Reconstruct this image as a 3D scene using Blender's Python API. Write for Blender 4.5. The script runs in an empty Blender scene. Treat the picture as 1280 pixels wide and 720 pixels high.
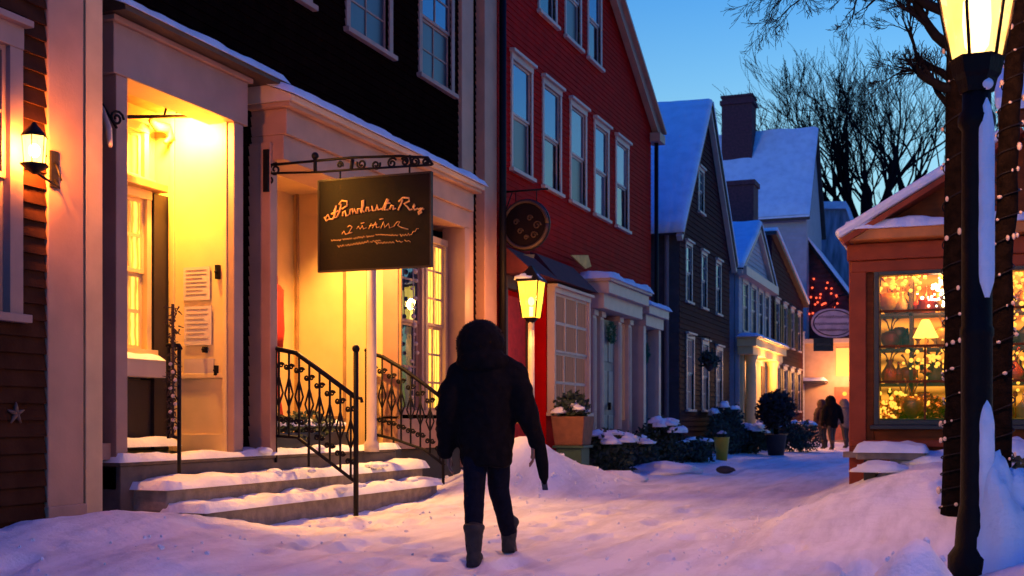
import bpy, bmesh, math, random
from mathutils import Vector, Matrix, noise
R = math.radians
PI = math.pi
scene = bpy.context.scene
COL = scene.collection
random.seed(7)

# ------------------------------------------------------------------ camera model (used to survey positions)
TH = R(20.97); EYE = 1.0; F = 1500.0; HOR = 525.0
CF = Vector((-math.sin(TH), math.cos(TH), 0)); CR = Vector((math.cos(TH), math.sin(TH), 0))
def ray(px, py): return CF + CR*((px-640)/F) + Vector((0, 0, (HOR-py)/F))
CAM = Vector((0, 0, EYE))
def onX(px, py, X): d = ray(px, py); return CAM + d*(X/d.x)
def onY(px, py, Y): d = ray(px, py); return CAM + d*(Y/d.y)
def onZ(px, py, Z): d = ray(px, py); return CAM + d*((Z-EYE)/d.z)
def onD(px, py, D): return CAM + ray(px, py)*D

# ------------------------------------------------------------------ materials
MATS = {}
def nodes_of(m):
    m.use_nodes = True
    return m.node_tree, m.node_tree.nodes, m.node_tree.links
def mat(name, col, rough=0.7, var=0.25, scale=6.0, bump=0.15, metal=0.0, bscale=40.0, emit=None, es=0.0, spec=0.5, stretch=(1, 1, 1)):
    if name in MATS: return MATS[name]
    m = bpy.data.materials.new(name); nt, N, L = nodes_of(m)
    b = N['Principled BSDF']
    b.inputs['Roughness'].default_value = rough; b.inputs['Metallic'].default_value = metal
    b.inputs['Specular IOR Level'].default_value = spec
    tc = N.new('ShaderNodeTexCoord'); mp = N.new('ShaderNodeMapping'); mp.inputs['Scale'].default_value = stretch
    L.new(tc.outputs['Object'], mp.inputs['Vector'])
    nz = N.new('ShaderNodeTexNoise'); nz.inputs['Scale'].default_value = scale; nz.inputs['Detail'].default_value = 5
    L.new(mp.outputs['Vector'], nz.inputs['Vector'])
    rp = N.new('ShaderNodeValToRGB')
    lo = [c*(1-var) for c in col]; hi = [min(1, c*(1+var)) for c in col]
    rp.color_ramp.elements[0].position = .3; rp.color_ramp.elements[1].position = .7
    rp.color_ramp.elements[0].color = (*lo, 1); rp.color_ramp.elements[1].color = (*hi, 1)
    L.new(nz.outputs['Fac'], rp.inputs['Fac']); L.new(rp.outputs['Color'], b.inputs['Base Color'])
    if bump > 0:
        n2 = N.new('ShaderNodeTexNoise'); n2.inputs['Scale'].default_value = bscale; n2.inputs['Detail'].default_value = 4
        L.new(mp.outputs['Vector'], n2.inputs['Vector'])
        bp = N.new('ShaderNodeBump'); bp.inputs['Strength'].default_value = bump; bp.inputs['Distance'].default_value = .02
        L.new(n2.outputs['Fac'], bp.inputs['Height']); L.new(bp.outputs['Normal'], b.inputs['Normal'])
    if emit:
        b.inputs['Emission Color'].default_value = (*emit, 1); b.inputs['Emission Strength'].default_value = es
    MATS[name] = m; return m

def snow_mat():
    m = bpy.data.materials.new('snow'); nt, N, L = nodes_of(m); b = N['Principled BSDF']
    b.inputs['Roughness'].default_value = .65; b.inputs['Specular IOR Level'].default_value = .25
    tc = N.new('ShaderNodeTexCoord')
    nz = N.new('ShaderNodeTexNoise'); nz.inputs['Scale'].default_value = 3; nz.inputs['Detail'].default_value = 6
    L.new(tc.outputs['Object'], nz.inputs['Vector'])
    rp = N.new('ShaderNodeValToRGB'); rp.color_ramp.elements[0].position = .25; rp.color_ramp.elements[1].position = .6
    rp.color_ramp.elements[0].color = (.70, .71, .74, 1); rp.color_ramp.elements[1].color = (.86, .87, .9, 1)
    L.new(nz.outputs['Fac'], rp.inputs['Fac']); L.new(rp.outputs['Color'], b.inputs['Base Color'])
    n2 = N.new('ShaderNodeTexNoise'); n2.inputs['Scale'].default_value = 22; n2.inputs['Detail'].default_value = 8
    L.new(tc.outputs['Object'], n2.inputs['Vector'])
    bp = N.new('ShaderNodeBump'); bp.inputs['Strength'].default_value = .5; bp.inputs['Distance'].default_value = .025
    L.new(n2.outputs['Fac'], bp.inputs['Height']); L.new(bp.outputs['Normal'], b.inputs['Normal'])
    return m
SNOW = snow_mat()

def ground_mat():
    m = bpy.data.materials.new('trodden_snow'); nt, N, L = nodes_of(m); b = N['Principled BSDF']
    b.inputs['Roughness'].default_value = .6; b.inputs['Specular IOR Level'].default_value = .3
    tc = N.new('ShaderNodeTexCoord')
    mp = N.new('ShaderNodeMapping'); mp.inputs['Scale'].default_value = (2.2, .35, 1)
    L.new(tc.outputs['Object'], mp.inputs['Vector'])
    nz = N.new('ShaderNodeTexNoise'); nz.inputs['Scale'].default_value = 1.6; nz.inputs['Detail'].default_value = 8; nz.inputs['Roughness'].default_value = .65
    L.new(mp.outputs['Vector'], nz.inputs['Vector'])
    rp = N.new('ShaderNodeValToRGB'); rp.color_ramp.elements[0].position = .36; rp.color_ramp.elements[1].position = .56
    rp.color_ramp.elements[0].color = (.70, .68, .69, 1); rp.color_ramp.elements[1].color = (.90, .89, .91, 1)
    L.new(nz.outputs['Fac'], rp.inputs['Fac']); L.new(rp.outputs['Color'], b.inputs['Base Color'])
    n2 = N.new('ShaderNodeTexNoise'); n2.inputs['Scale'].default_value = 9; n2.inputs['Detail'].default_value = 9; n2.inputs['Roughness'].default_value = .62
    L.new(tc.outputs['Object'], n2.inputs['Vector'])
    bp = N.new('ShaderNodeBump'); bp.inputs['Strength'].default_value = .55; bp.inputs['Distance'].default_value = .05
    L.new(n2.outputs['Fac'], bp.inputs['Height'])
    bp2 = N.new('ShaderNodeBump'); bp2.inputs['Strength'].default_value = .4; bp2.inputs['Distance'].default_value = .04
    L.new(nz.outputs['Fac'], bp2.inputs['Height']); L.new(bp.outputs['Normal'], bp2.inputs['Normal'])
    L.new(bp2.outputs['Normal'], b.inputs['Normal'])
    return m

def emis(name, col, s, fold=0.0, fscale=20.0, axis='Y', base=.5):
    """glowing surface; fold > 0 gives the uneven glow of curtain folds"""
    if name in MATS: return MATS[name]
    m = bpy.data.materials.new(name); nt, N, L = nodes_of(m); b = N['Principled BSDF']
    b.inputs['Base Color'].default_value = (*[c*base for c in col], 1); b.inputs['Roughness'].default_value = .8
    b.inputs['Emission Color'].default_value = (*col, 1); b.inputs['Emission Strength'].default_value = s
    if fold > 0:
        tc = N.new('ShaderNodeTexCoord'); w = N.new('ShaderNodeTexWave'); w.bands_direction = axis
        w.inputs['Scale'].default_value = fscale; w.inputs['Distortion'].default_value = 3; w.inputs['Detail'].default_value = 3
        w.inputs['Detail Scale'].default_value = 1.5
        L.new(tc.outputs['Object'], w.inputs['Vector'])
        mr = N.new('ShaderNodeMapRange'); mr.inputs['To Min'].default_value = s*(1-fold); mr.inputs['To Max'].default_value = s*1.2
        L.new(w.outputs['Fac'], mr.inputs['Value']); L.new(mr.outputs['Result'], b.inputs['Emission Strength'])
    MATS[name] = m; return m

def glass_mat(name, base, rough, ior):
    m = bpy.data.materials.new(name); nt, N, L = nodes_of(m); b = N['Principled BSDF']
    b.inputs['Base Color'].default_value = (*base, 1); b.inputs['Roughness'].default_value = rough; b.inputs['IOR'].default_value = ior; b.inputs['Specular Tint'].default_value = (.35, .62, 1, 1)
    tc = N.new('ShaderNodeTexCoord'); nz = N.new('ShaderNodeTexNoise'); nz.inputs['Scale'].default_value = 2.5
    L.new(tc.outputs['Object'], nz.inputs['Vector'])
    bp = N.new('ShaderNodeBump'); bp.inputs['Strength'].default_value = .12; bp.inputs['Distance'].default_value = .03
    L.new(nz.outputs['Fac'], bp.inputs['Height']); L.new(bp.outputs['Normal'], b.inputs['Normal'])
    return m
def clear_glass():
    m = bpy.data.materials.new('clear_glass'); nt, N, L = nodes_of(m)
    N.remove(N['Principled BSDF'])
    t = N.new('ShaderNodeBsdfTransparent'); g = N.new('ShaderNodeBsdfGlossy'); g.inputs['Roughness'].default_value = .03
    mx = N.new('ShaderNodeMixShader'); fr = N.new('ShaderNodeFresnel'); fr.inputs['IOR'].default_value = 1.45
    L.new(fr.outputs['Fac'], mx.inputs['Fac']); L.new(t.outputs['BSDF'], mx.inputs[1]); L.new(g.outputs['BSDF'], mx.inputs[2])
    L.new(mx.outputs['Shader'], N['Material Output'].inputs['Surface'])
    return m
def frosted(name, col, st):
    m = bpy.data.materials.new(name); nt, N, L = nodes_of(m); N.remove(N['Principled BSDF'])
    t = N.new('ShaderNodeBsdfTransparent'); e = N.new('ShaderNodeEmission'); a = N.new('ShaderNodeAddShader')
    t.inputs['Color'].default_value = (.50, .46, .40, 1)
    tc = N.new('ShaderNodeTexCoord'); nz = N.new('ShaderNodeTexNoise'); nz.inputs['Scale'].default_value = 5; L.new(tc.outputs['Object'], nz.inputs['Vector'])
    mr = N.new('ShaderNodeMapRange'); mr.inputs['To Min'].default_value = st*.4; mr.inputs['To Max'].default_value = st*1.6; L.new(nz.outputs['Fac'], mr.inputs['Value'])
    e.inputs['Color'].default_value = (*col, 1); L.new(mr.outputs['Result'], e.inputs['Strength'])
    L.new(t.outputs[0], a.inputs[0]); L.new(e.outputs[0], a.inputs[1]); L.new(a.outputs[0], N['Material Output'].inputs['Surface']); return m
FROST = frosted('frosted_lamp_glass', (1, .55, .13), .26)
GLASS = glass_mat('window_glass', (.010, .018, .04), .04, 3.4)
SCREEN = glass_mat('window_screen', (.03, .035, .05), .35, 1.7)
CLEAR = clear_glass()
BLACKSID = mat('black_clapboard', (.008, .0035, .003), .8, .3, 5, .1, spec=.0)
LEFTSID = mat('brown_clapboard', (.050, .017, .008), .7, .3, 5, .12, spec=.04)
REDSID = mat('red_clapboard', (.45, .0025, .003), .7, .18, 3, .1, spec=.04)
BROWNSID = mat('plum_clapboard', (.050, .011, .016), .75, .2, 4, .1, spec=.04)
GREYSID = mat('grey_clapboard', (.09, .065, .055), .75, .2, 4, .1)
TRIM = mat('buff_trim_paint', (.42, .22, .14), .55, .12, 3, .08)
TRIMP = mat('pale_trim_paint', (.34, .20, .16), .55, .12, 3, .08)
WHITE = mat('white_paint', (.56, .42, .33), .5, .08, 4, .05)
CREAM = mat('cream_paint', (.74, .52, .22), .5, .08, 3, .05)
PLINTH = mat('plinth_paint', (.03, .018, .015), .6, .2, 6, .1)
STONE = mat('granite', (.26, .20, .15), .8, .3, 9, .3)
IRON = mat('wrought_iron', (.008, .006, .007), .5, .3, 12, .2, spec=.15)
LAMPIRON = mat('lamp_iron', (.007, .004, .004), .6, .3, 8, .25, spec=.12)
BARK = mat('bark', (.007, .004, .003), .95, .5, 14, 1.0, bscale=25, spec=.05)
TWIG = mat('twig', (.008, .007, .009), .95, .3, 14, .0, spec=.03)
LEAF = mat('dark_leaf', (.025, .045, .022), .7, .5, 8, .0)
ORANGEWOOD = mat('stained_wood', (.19, .042, .007), .6, .25, 3, .15, stretch=(1, 1, 6), spec=.15)
BROWNWOOD = mat('dark_wood', (.05, .026, .018), .6, .25, 6, .15)
COAT = mat('black_cloth', (.006, .005, .006), .9, .3, 20, .3, spec=.08)
JEANS = mat('navy_denim', (.005, .006, .014), .9, .3, 30, .3, spec=.1)
BOOT = mat('grey_boot', (.016, .013, .014), .75, .4, 18, .4)
FUR = mat('brown_fur', (.022, .009, .008), .9, .4, 30, .2)
SKIN = mat('skin', (.22, .10, .065), .55, .1, 10, .05)
BOARD = mat('sign_board', (.007, .003, .003), .5, .3, 6, .1, spec=.15)
GILT = mat('gilt_lettering', (.85, .45, .14), .5, .15, 30, .1)
PAPER = mat('paper', (.62, .48, .38), .7, .1, 6, .05)
INK = mat('faded_ink', (.25, .15, .10), .7, .1, 6, .0)
BRICK = mat('chimney_brick', (.10, .022, .026), .8, .35, 10, .4)
YELLOW = mat('yellow_plastic', (.75, .40, .01), .4, .1, 5, .05)
POTM = mat('terracotta_box', (.20, .075, .035), .7, .25, 7, .2)
GREENP = mat('green_paint', (.02, .07, .05), .5, .2, 6, .1)
REDCLOTH = mat('red_cloth', (.45, .02, .015), .8, .25, 9, .2)
PEACH = mat('peach_render', (.52, .33, .23), .8, .12, 3, .1)
PALEWALL = mat('pale_clapboard', (.40, .36, .36), .7, .1, 3, .1)

# ------------------------------------------------------------------ mesh builder
class MB:
    def __init__(s): s.v = []; s.f = []; s.smooth = []
    def add(s, vs, fs, sm=False):
        o = len(s.v); s.v += [Vector(v) for v in vs]
        for f in fs: s.f.append([i+o for i in f]); s.smooth.append(sm)
    def hexa(s, p):   # 8 points: bottom 0-3, top 4-7
        s.add(p, [(3, 2, 1, 0), (4, 5, 6, 7), (0, 1, 5, 4), (1, 2, 6, 5), (2, 3, 7, 6), (3, 0, 4, 7)])
    def box(s, x0, x1, y0, y1, z0, z1):
        s.hexa([(x0, y0, z0), (x1, y0, z0), (x1, y1, z0), (x0, y1, z0), (x0, y0, z1), (x1, y0, z1), (x1, y1, z1), (x0, y1, z1)])
    def fbox(s, fr, u0, u1, n0, n1, z0, z1):
        s.hexa([fr(u0, n0, z0), fr(u1, n0, z0), fr(u1, n1, z0), fr(u0, n1, z0), fr(u0, n0, z1), fr(u1, n0, z1), fr(u1, n1, z1), fr(u0, n1, z1)])
    def prism(s, pts, d):  # polygon pts extruded by vector d
        n = len(pts); d = Vector(d); pts = [Vector(p) for p in pts]
        s.add(pts+[p+d for p in pts], [list(range(n))[::-1], list(range(n, 2*n))]+[(i, (i+1) % n, (i+1) % n+n, i+n) for i in range(n)])
    def tube(s, pts, rad, sides=6, cap=True, sm=True):
        pts = [Vector(p) for p in pts]; n = len(pts)
        if not hasattr(rad, '__len__'): rad = [rad]*n
        vs = []; ref = None
        for i, p in enumerate(pts):
            t = (pts[min(i+1, n-1)]-pts[max(i-1, 0)])
            if t.length < 1e-9: t = Vector((0, 0, 1))
            t.normalize()
            if ref is None: ref = t.orthogonal().normalized()
            else:
                ref = ref - t*ref.dot(t)
                ref = ref.normalized() if ref.length > 1e-6 else t.orthogonal().normalized()
            b = t.cross(ref)
            for k in range(sides):
                a = 2*PI*k/sides; vs.append(p+(ref*math.cos(a)+b*math.sin(a))*rad[i])
        fs = []
        for i in range(n-1):
            for k in range(sides):
                a = i*sides+k; c = i*sides+(k+1) % sides
                fs.append((a, c, c+sides, a+sides))
        if cap: fs.append(list(range(sides))[::-1]); fs.append([(n-1)*sides+k for k in range(sides)])
        s.add(vs, fs, sm)
    def lathe(s, c, prof, sides=16, sx=1, sy=1, sm=True, off=0):  # prof: (r, z)
        c = Vector(c); vs = []; n = len(prof)
        for r, z in prof:
            for k in range(sides):
                a = 2*PI*k/sides+off; vs.append(c+Vector((r*sx*math.cos(a), r*sy*math.sin(a), z)))
        fs = [(i*sides+k, i*sides+(k+1) % sides, (i+1)*sides+(k+1) % sides, (i+1)*sides+k) for i in range(n-1) for k in range(sides)]
        fs.append(list(range(sides))[::-1]); fs.append([(n-1)*sides+k for k in range(sides)])
        s.add(vs, fs, sm)
    def ball(s, c, r, seg=10, rings=7, sc=(1, 1, 1)):
        prof = [(max(1e-4, math.sin(PI*i/rings))*r, -math.cos(PI*i/rings)*r*sc[2]) for i in range(rings+1)]
        s.lathe(c, prof, seg, sc[0], sc[1])
    def loft(s, rings, sides=20):  # rings: (cx, cy, z, rx, ry)
        vs = []
        for cx, cy, z, rx, ry in rings:
            for k in range(sides):
                a = 2*PI*k/sides; vs.append((cx+rx*math.cos(a), cy+ry*math.sin(a), z))
        n = len(rings)
        fs = [(i*sides+k, i*sides+(k+1) % sides, (i+1)*sides+(k+1) % sides, (i+1)*sides+k) for i in range(n-1) for k in range(sides)]
        fs.append(list(range(sides))[::-1]); fs.append([(n-1)*sides+k for k in range(sides)])
        s.add(vs, fs, True)
    def chain(s, pts, rad, seg=12):
        s.tube(pts, rad, seg)
        for p, r in zip(pts, rad): s.ball(p, r*.99, seg, 8)
    def cap(s, fr, u0, u1, n0, n1, z, t, amp=.35, step=.05, under=.01, seed=0, over=.0):
        """pillow of settled snow lying on a ledge: rounded edge, uneven top"""
        nu = max(3, int((u1-u0)/step)+1); nn = max(3, int((n1-n0)/step)+1)
        nu = min(nu, 150); nn = min(nn, 60)
        top = []; 
        for i in range(nu+1):
            for j in range(nn+1):
                a = i/nu; b = j/nn
                u = u0+(u1-u0)*a; n = n0+(n1-n0)*b
                d = min(u-u0, u1-u, n-n0, n1-n)
                w = min(t*1.1, (u1-u0)*.45, (n1-n0)*.45)
                k = min(1, max(0, d/w)); k = math.sqrt(max(0, 1-(1-k)**2))
                p = fr(u, n, 0)
                h = noise.noise(p*2.3+Vector((seed, 0, 0)))*.9+noise.noise(p*8+Vector((0, seed, 0)))*.35
                hh = t*k*max(.25, 1+amp*1.6*h)
                j1 = noise.noise(Vector((u*5+seed, n*5, 3)))*t*.35*(1 if d < w else 0)
                top.append(fr(u, n+(j1 if b > .5 else 0), z+hh+(0 if d > 1e-6 else -under)))
        base = len(top); bot = [fr(u0+(u1-u0)*i/nu, n0+(n1-n0)*j/nn, z-under) for i in (0, nu) for j in (0, nn)]
        fs = []
        for i in range(nu):
            for j in range(nn):
                a = i*(nn+1)+j; fs.append((a, a+nn+1, a+nn+2, a+1))
        s.add(top+bot, fs+[(base, base+1, base+3, base+2)], True)
    def build(s, name, m, parent=None, local=False, bevel=0.0):
        me = bpy.data.meshes.new(name)
        off = Vector((0, 0, 0))
        if parent is not None and not local:
            q = parent
            while q: off += q.location; q = q.parent
        loc = Vector((0, 0, 0))
        if parent is None and not local:
            lo = [min(v[i] for v in s.v) for i in range(3)]; hi = [max(v[i] for v in s.v) for i in range(3)]
            loc = Vector(((lo[0]+hi[0])/2, (lo[1]+hi[1])/2, lo[2])); off = loc
        me.from_pydata([tuple(v-off) for v in s.v], [], s.f); me.validate()
        if len(me.polygons) == len(s.smooth): me.polygons.foreach_set('use_smooth', s.smooth)
        me.update()
        bm = bmesh.new(); bm.from_mesh(me); bmesh.ops.recalc_face_normals(bm, faces=bm.faces); bm.to_mesh(me); bm.free()
        me.materials.append(m)
        o = bpy.data.objects.new(name, me); COL.objects.link(o); o.location = loc
        if parent is not None: o.parent = parent
        if bevel:
            b = o.modifiers.new('edge', 'BEVEL'); b.width = bevel; b.segments = 2; b.limit_method = 'ANGLE'; b.angle_limit = R(50)
        return o
def tag(o, label=None, cat=None, group=None, kind=None):
    if label: o['label'] = label
    if cat: o['category'] = cat
    if group: o['group'] = group
    if kind: o['kind'] = kind
    return o
def thing(name, label, cat, loc=(0, 0, 0), group=None, rz=0):
    o = bpy.data.objects.new(name, None); COL.objects.link(o); o.location = loc; o.rotation_euler = (0, 0, rz)
    o.empty_display_size = .2
    return tag(o, label, cat, group)
def frame(o, u, n):
    o = Vector(o); u = Vector(u); n = Vector(n)
    return lambda a, b, z: o+u*a+n*b+Vector((0, 0, z))
def street(X): return frame((X, 0, 0), (0, 1, 0), (1, 0, 0))    # left side facades: u runs up the street, n towards the road
def facing(Y): return frame((0, Y, 0), (1, 0, 0), (0, -1, 0))    # surfaces that face back down the street
def bake(o, mods):
    """apply modifiers without operators"""
    for m in mods: m(o)
    dg = bpy.context.evaluated_depsgraph_get(); dg.update()
    me = bpy.data.meshes.new_from_object(o.evaluated_get(dg)); mt = o.data.materials[0]
    o.modifiers.clear(); o.data = me
    me.materials.clear(); me.materials.append(mt)
    me.polygons.foreach_set('use_smooth', [True]*len(me.polygons))
def remesh(v):
    def f(o): m = o.modifiers.new('r', 'REMESH'); m.mode = 'VOXEL'; m.voxel_size = v
    return f
def smooth(n):
    def f(o): m = o.modifiers.new('s', 'SMOOTH'); m.iterations = n; m.factor = .5
    return f
def wrinkle(s, size):
    def f(o):
        t = bpy.data.textures.new('folds', 'CLOUDS'); t.noise_scale = size
        m = o.modifiers.new('d', 'DISPLACE'); m.texture = t; m.strength = s; m.mid_level = .5
    return f

# ------------------------------------------------------------------ wall with clapboards
def clapboards(mb, fr, u0, u1, z0, z1, openings=(), bh=.115, ua=None, ub=None, depth=.12, lip=.02):
    """openings: (u0,u1,z0,z1); ua/ub: functions of z giving gable limits"""
    z = z0
    while z < z1-1e-4:
        zt = min(z+bh, z1)
        cuts = sorted({z, zt} | {c for o in openings for c in (o[2], o[3]) if z < c < zt})
        for za, zb in zip(cuts, cuts[1:]):
            if zb-za < .002: continue
            zm = (za+zb)/2
            a = ua(zm) if ua else u0; b = ub(zm) if ub else u1
            a = max(a, u0); b = min(b, u1)
            if b-a < .01: continue
            spans = [(a, b)]
            for o in openings:
                if o[2] < zm < o[3]:
                    ns = []
                    for p, q in spans:
                        if o[1] <= p or o[0] >= q: ns.append((p, q)); continue
                        if o[0] > p: ns.append((p, o[0]))
                        if o[1] < q: ns.append((o[1], q))
                    spans = ns
            la = lip*(1-(za-z)/bh)+.002; lb = lip*(1-(zb-z)/bh)+.002
            for p, q in spans:
                mb.hexa([fr(p, -depth, za), fr(q, -depth, za), fr(q, la, za), fr(p, la, za), fr(p, -depth, zb), fr(q, -depth, zb), fr(q, lb, zb), fr(p, lb, zb)])
        z = zt

def window(parent, fr, u0, u1, z0, z1, trim=WHITE, cols=1, rows=1, up=None, lo=None, cw=.08, crown=True, mut=.022, label=None, dbl=True, sill=True, name='window'):
    up = up or GLASS; lo = lo or SCREEN
    m = MB()
    m.fbox(fr, u0-cw, u0, -.10, .035, z0-.02, z1); m.fbox(fr, u1, u1+cw, -.10, .035, z0-.02, z1)
    m.fbox(fr, u0-cw-.002, u1+cw+.002, -.10, .042, z1, z1+cw*1.3)
    if crown: m.fbox(fr, u0-cw-.04, u1+cw+.04, -.08, .10, z1+cw*1.3, z1+cw*1.3+.05)
    if sill: m.fbox(fr, u0-cw-.04, u1+cw+.04, -.10, .085, z0-.08, z0-.02)
    w = m.build(name, trim, parent, bevel=.004)
    if label: w['label'] = label
    s = MB(); zm = (z0+z1)/2; b = .04
    parts = ((z0-.02, zm, -.055, -.03), (zm, z1, -.03, -.005)) if dbl else ((z0-.02, z1, -.04, -.01),)
    for za, zb, na, nb in parts:
        s.fbox(fr, u0, u0+b, na, nb, za, zb); s.fbox(fr, u1-b, u1, na, nb, za, zb)
        s.fbox(fr, u0+b, u1-b, na, nb, za, za+b); s.fbox(fr, u0+b, u1-b, na, nb, zb-b, zb)
        for c in range(1, cols):
            uc = u0+(u1-u0)*c/cols; s.fbox(fr, uc-mut/2, uc+mut/2, na+.002, nb-.002, za+b, zb-b)
        for r in range(1, rows):
            zc = za+(zb-za)*r/rows; s.fbox(fr, u0+b, u1-b, na+.004, nb-.004, zc-mut/2, zc+mut/2)
    s.build('sash', trim, w)
    for i, (za, zb, na, nb) in enumerate(parts):
        p = MB(); p.fbox(fr, u0+.01, u1-.01, na+.004, na+.010, za+.02, zb-.02)
        p.build('pane', (lo if i == 0 and dbl else up), w)
    return w
def point(name, loc, e, col=(1, .56, .2), r=.05, spot=None):
    l = bpy.data.lights.new(name, 'POINT'); l.energy = e; l.color = col; l.shadow_soft_size = r
    o = bpy.data.objects.new(name, l); COL.objects.link(o); o.location = loc; return o

# ================================================================== GROUND
def sm(a, b, x):
    t = min(1, max(0, (x-a)/(b-a))); return t*t*(3-2*t)
def bump2(x, y, cx, cy, rx, ry):
    d = ((x-cx)/rx)**2+((y-cy)/ry)**2
    return math.exp(-d*1.2)
LUMPS = []
_r = random.Random(5)
for _ in range(24):
    LUMPS.append((_r.uniform(-.75, -.05), _r.uniform(5.2, 7.0), _r.uniform(.09, .17), _r.uniform(.03, .07)))
for _ in range(10):
    LUMPS.append((_r.uniform(-1.3, -.3), _r.uniform(7.5, 12), _r.uniform(.05, .1), _r.uniform(.02, .05)))
STEPS_ = []
for i in range(26):   # footprints trailing behind and ahead of the walker
    t = i*.36; STEPS_.append((-3.0-.10*t+(.12 if i % 2 else -.12)+_r.uniform(-.05, .05), 4.2+t+_r.uniform(-.05, .05)))
for i in range(44): STEPS_.append((_r.uniform(-5.8, -1.2), _r.uniform(4.5, 14)))
for i in range(30): STEPS_.append((_r.uniform(-6.0, -4.6), _r.uniform(7, 12.5)))
def gh(x, y):
    h = 0
    # shovelled strip by the left frontages
    h += .16*sm(-5.3, -6.6, x)*(1-.5*sm(16, 20, y))*(1-.9*sm(8.9, 9.6, y)*sm(14.2, 13.4, y))
    # mound in front of the near left house
    h += .19*bump2(x, y, -5.9, 7.5, .85, 1.1) + .12*bump2(x, y, -5.0, 6.6, .7, .9)
    h += .05*bump2(x, y, -5.5, 11.6, .4, .9)
    # shovelled pile past the steps
    h += .72*bump2(x, y, -5.55, 15.0, .62, .95) + .30*bump2(x, y, -5.1, 16.3, .6, 1.1)+.18*bump2(x, y, -5.9, 13.9, .5, .7)
    # right bank towards the corner shop
    k = sm(-2.15, -.35, x+.10*math.sin(y*1.3))*sm(8.2, 12.5, y)
    h += .52*k*(1-.45*sm(16, 30, y))
    # heap round the lamp post
    h += .40*bump2(x, y, -.27, 6.15, .25, .55)+.35*bump2(x, y, .75, 7.6, .6, .9)
    h += .35*sm(.6, 2.0, x)*sm(10, 6, y)
    # packed wheel tracks
    if -5 < x < -1.2 and y < 60:
        for c in (-4.3, -2.9, -1.9):
            cx = c+.14*math.sin(y*.35+c)
            h -= .018*math.exp(-((x-cx)/.14)**2); h += .012*math.exp(-((x-cx-.24)/.09)**2)
    if y > 60: h += 0
    if 2 < y < 22 and -9 < x < 4:
        p = Vector((x, y, 0))
        h += noise.noise(p*1.1)*.035+noise.noise(p*3.1)*.016+noise.noise(p*8)*.006
        if x < -4.6 or x > -1.6: h += abs(noise.noise(p*4.5))*.035
        for lx, ly, lr, lh in LUMPS:
            d2 = ((x-lx)**2+(y-ly)**2)/(lr*lr)
            if d2 < 4: h += lh*math.exp(-d2*d2*.9)
        for fx, fy in STEPS_:
            dx = (x-fx)/.075; dy = (y-fy)/.16
            d2 = dx*dx+dy*dy
            if d2 < 5: h -= .055*math.exp(-d2*d2*.5); h += .010*math.exp(-(d2-2.6)**2)
    elif y < 70 and abs(x) < 14:
        p = Vector((x, y, 0)); h += noise.noise(p*.8)*.045+noise.noise(p*2.2)*.018
    return h
def axis(lo, a, b, hi, step, gr=1.13):
    xs = []; x = a; s = step
    L = []
    while x > lo: s *= gr; x -= s; L.append(x)
    xs = L[::-1]; x = a
    while x < b: xs.append(x); x += step
    s = step; xs.append(x)
    while x < hi: s *= gr; x += s; xs.append(x)
    return xs
xs = axis(-600, -7.4, 1.6, 600, .055); ys = axis(-300, 4.6, 17.5, 900, .06, 1.09)
g = MB(); nx = len(xs); ny = len(ys)
g.add([(x, y, gh(x, y)) for x in xs for y in ys], [(i*ny+j, (i+1)*ny+j, (i+1)*ny+j+1, i*ny+j+1) for i in range(nx-1) for j in range(ny-1)], True)
go = g.build('ground', ground_mat(), None, local=True); tag(go, kind='structure')

cr = MB(); _r = random.Random(77)
def crumb(x, y, r):
    z = gh(x, y); vs = []; k = _r.uniform(0, 50)
    for i in range(4):
        th = PI*(i+.5)/4
        for j in range(6):
            a = 2*PI*j/6+i*.4; d = Vector((math.cos(a)*math.sin(th), math.sin(a)*math.sin(th), math.cos(th)))
            vs.append(Vector((x, y, z+r*.35))+d*r*(1+.6*noise.noise(d*2+Vector((k, 0, 0)))))
    cr.add(vs, [(i*6+j, (i+1)*6+j, (i+1)*6+(j+1) % 6, i*6+(j+1) % 6) for i in range(3) for j in range(6)]+[[5, 4, 3, 2, 1, 0], [18, 19, 20, 21, 22, 23]], False)
for _ in range(70): crumb(_r.gauss(-.42, .25), _r.uniform(4.9, 7.4), _r.uniform(.006, .022))
for _ in range(120): y = _r.uniform(8, 14.5); crumb(-1.9+_r.gauss(0, .25), y, _r.uniform(.005, .014))
for _ in range(80): a = _r.uniform(0, 2*PI); q = _r.uniform(.5, 1.4); crumb(-5.4+.8*q*math.cos(a), 15+1.1*q*math.sin(a), _r.uniform(.008, .028))
for _ in range(70): crumb(_r.gauss(-5.15, .3), _r.uniform(5.4, 13.5), _r.uniform(.006, .018))
for _ in range(90): crumb(_r.uniform(-5, -1.5), _r.uniform(4.5, 18), _r.uniform(.006, .016))
tag(cr.build('snow_crumbs', SNOW, None), kind='stuff')

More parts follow.
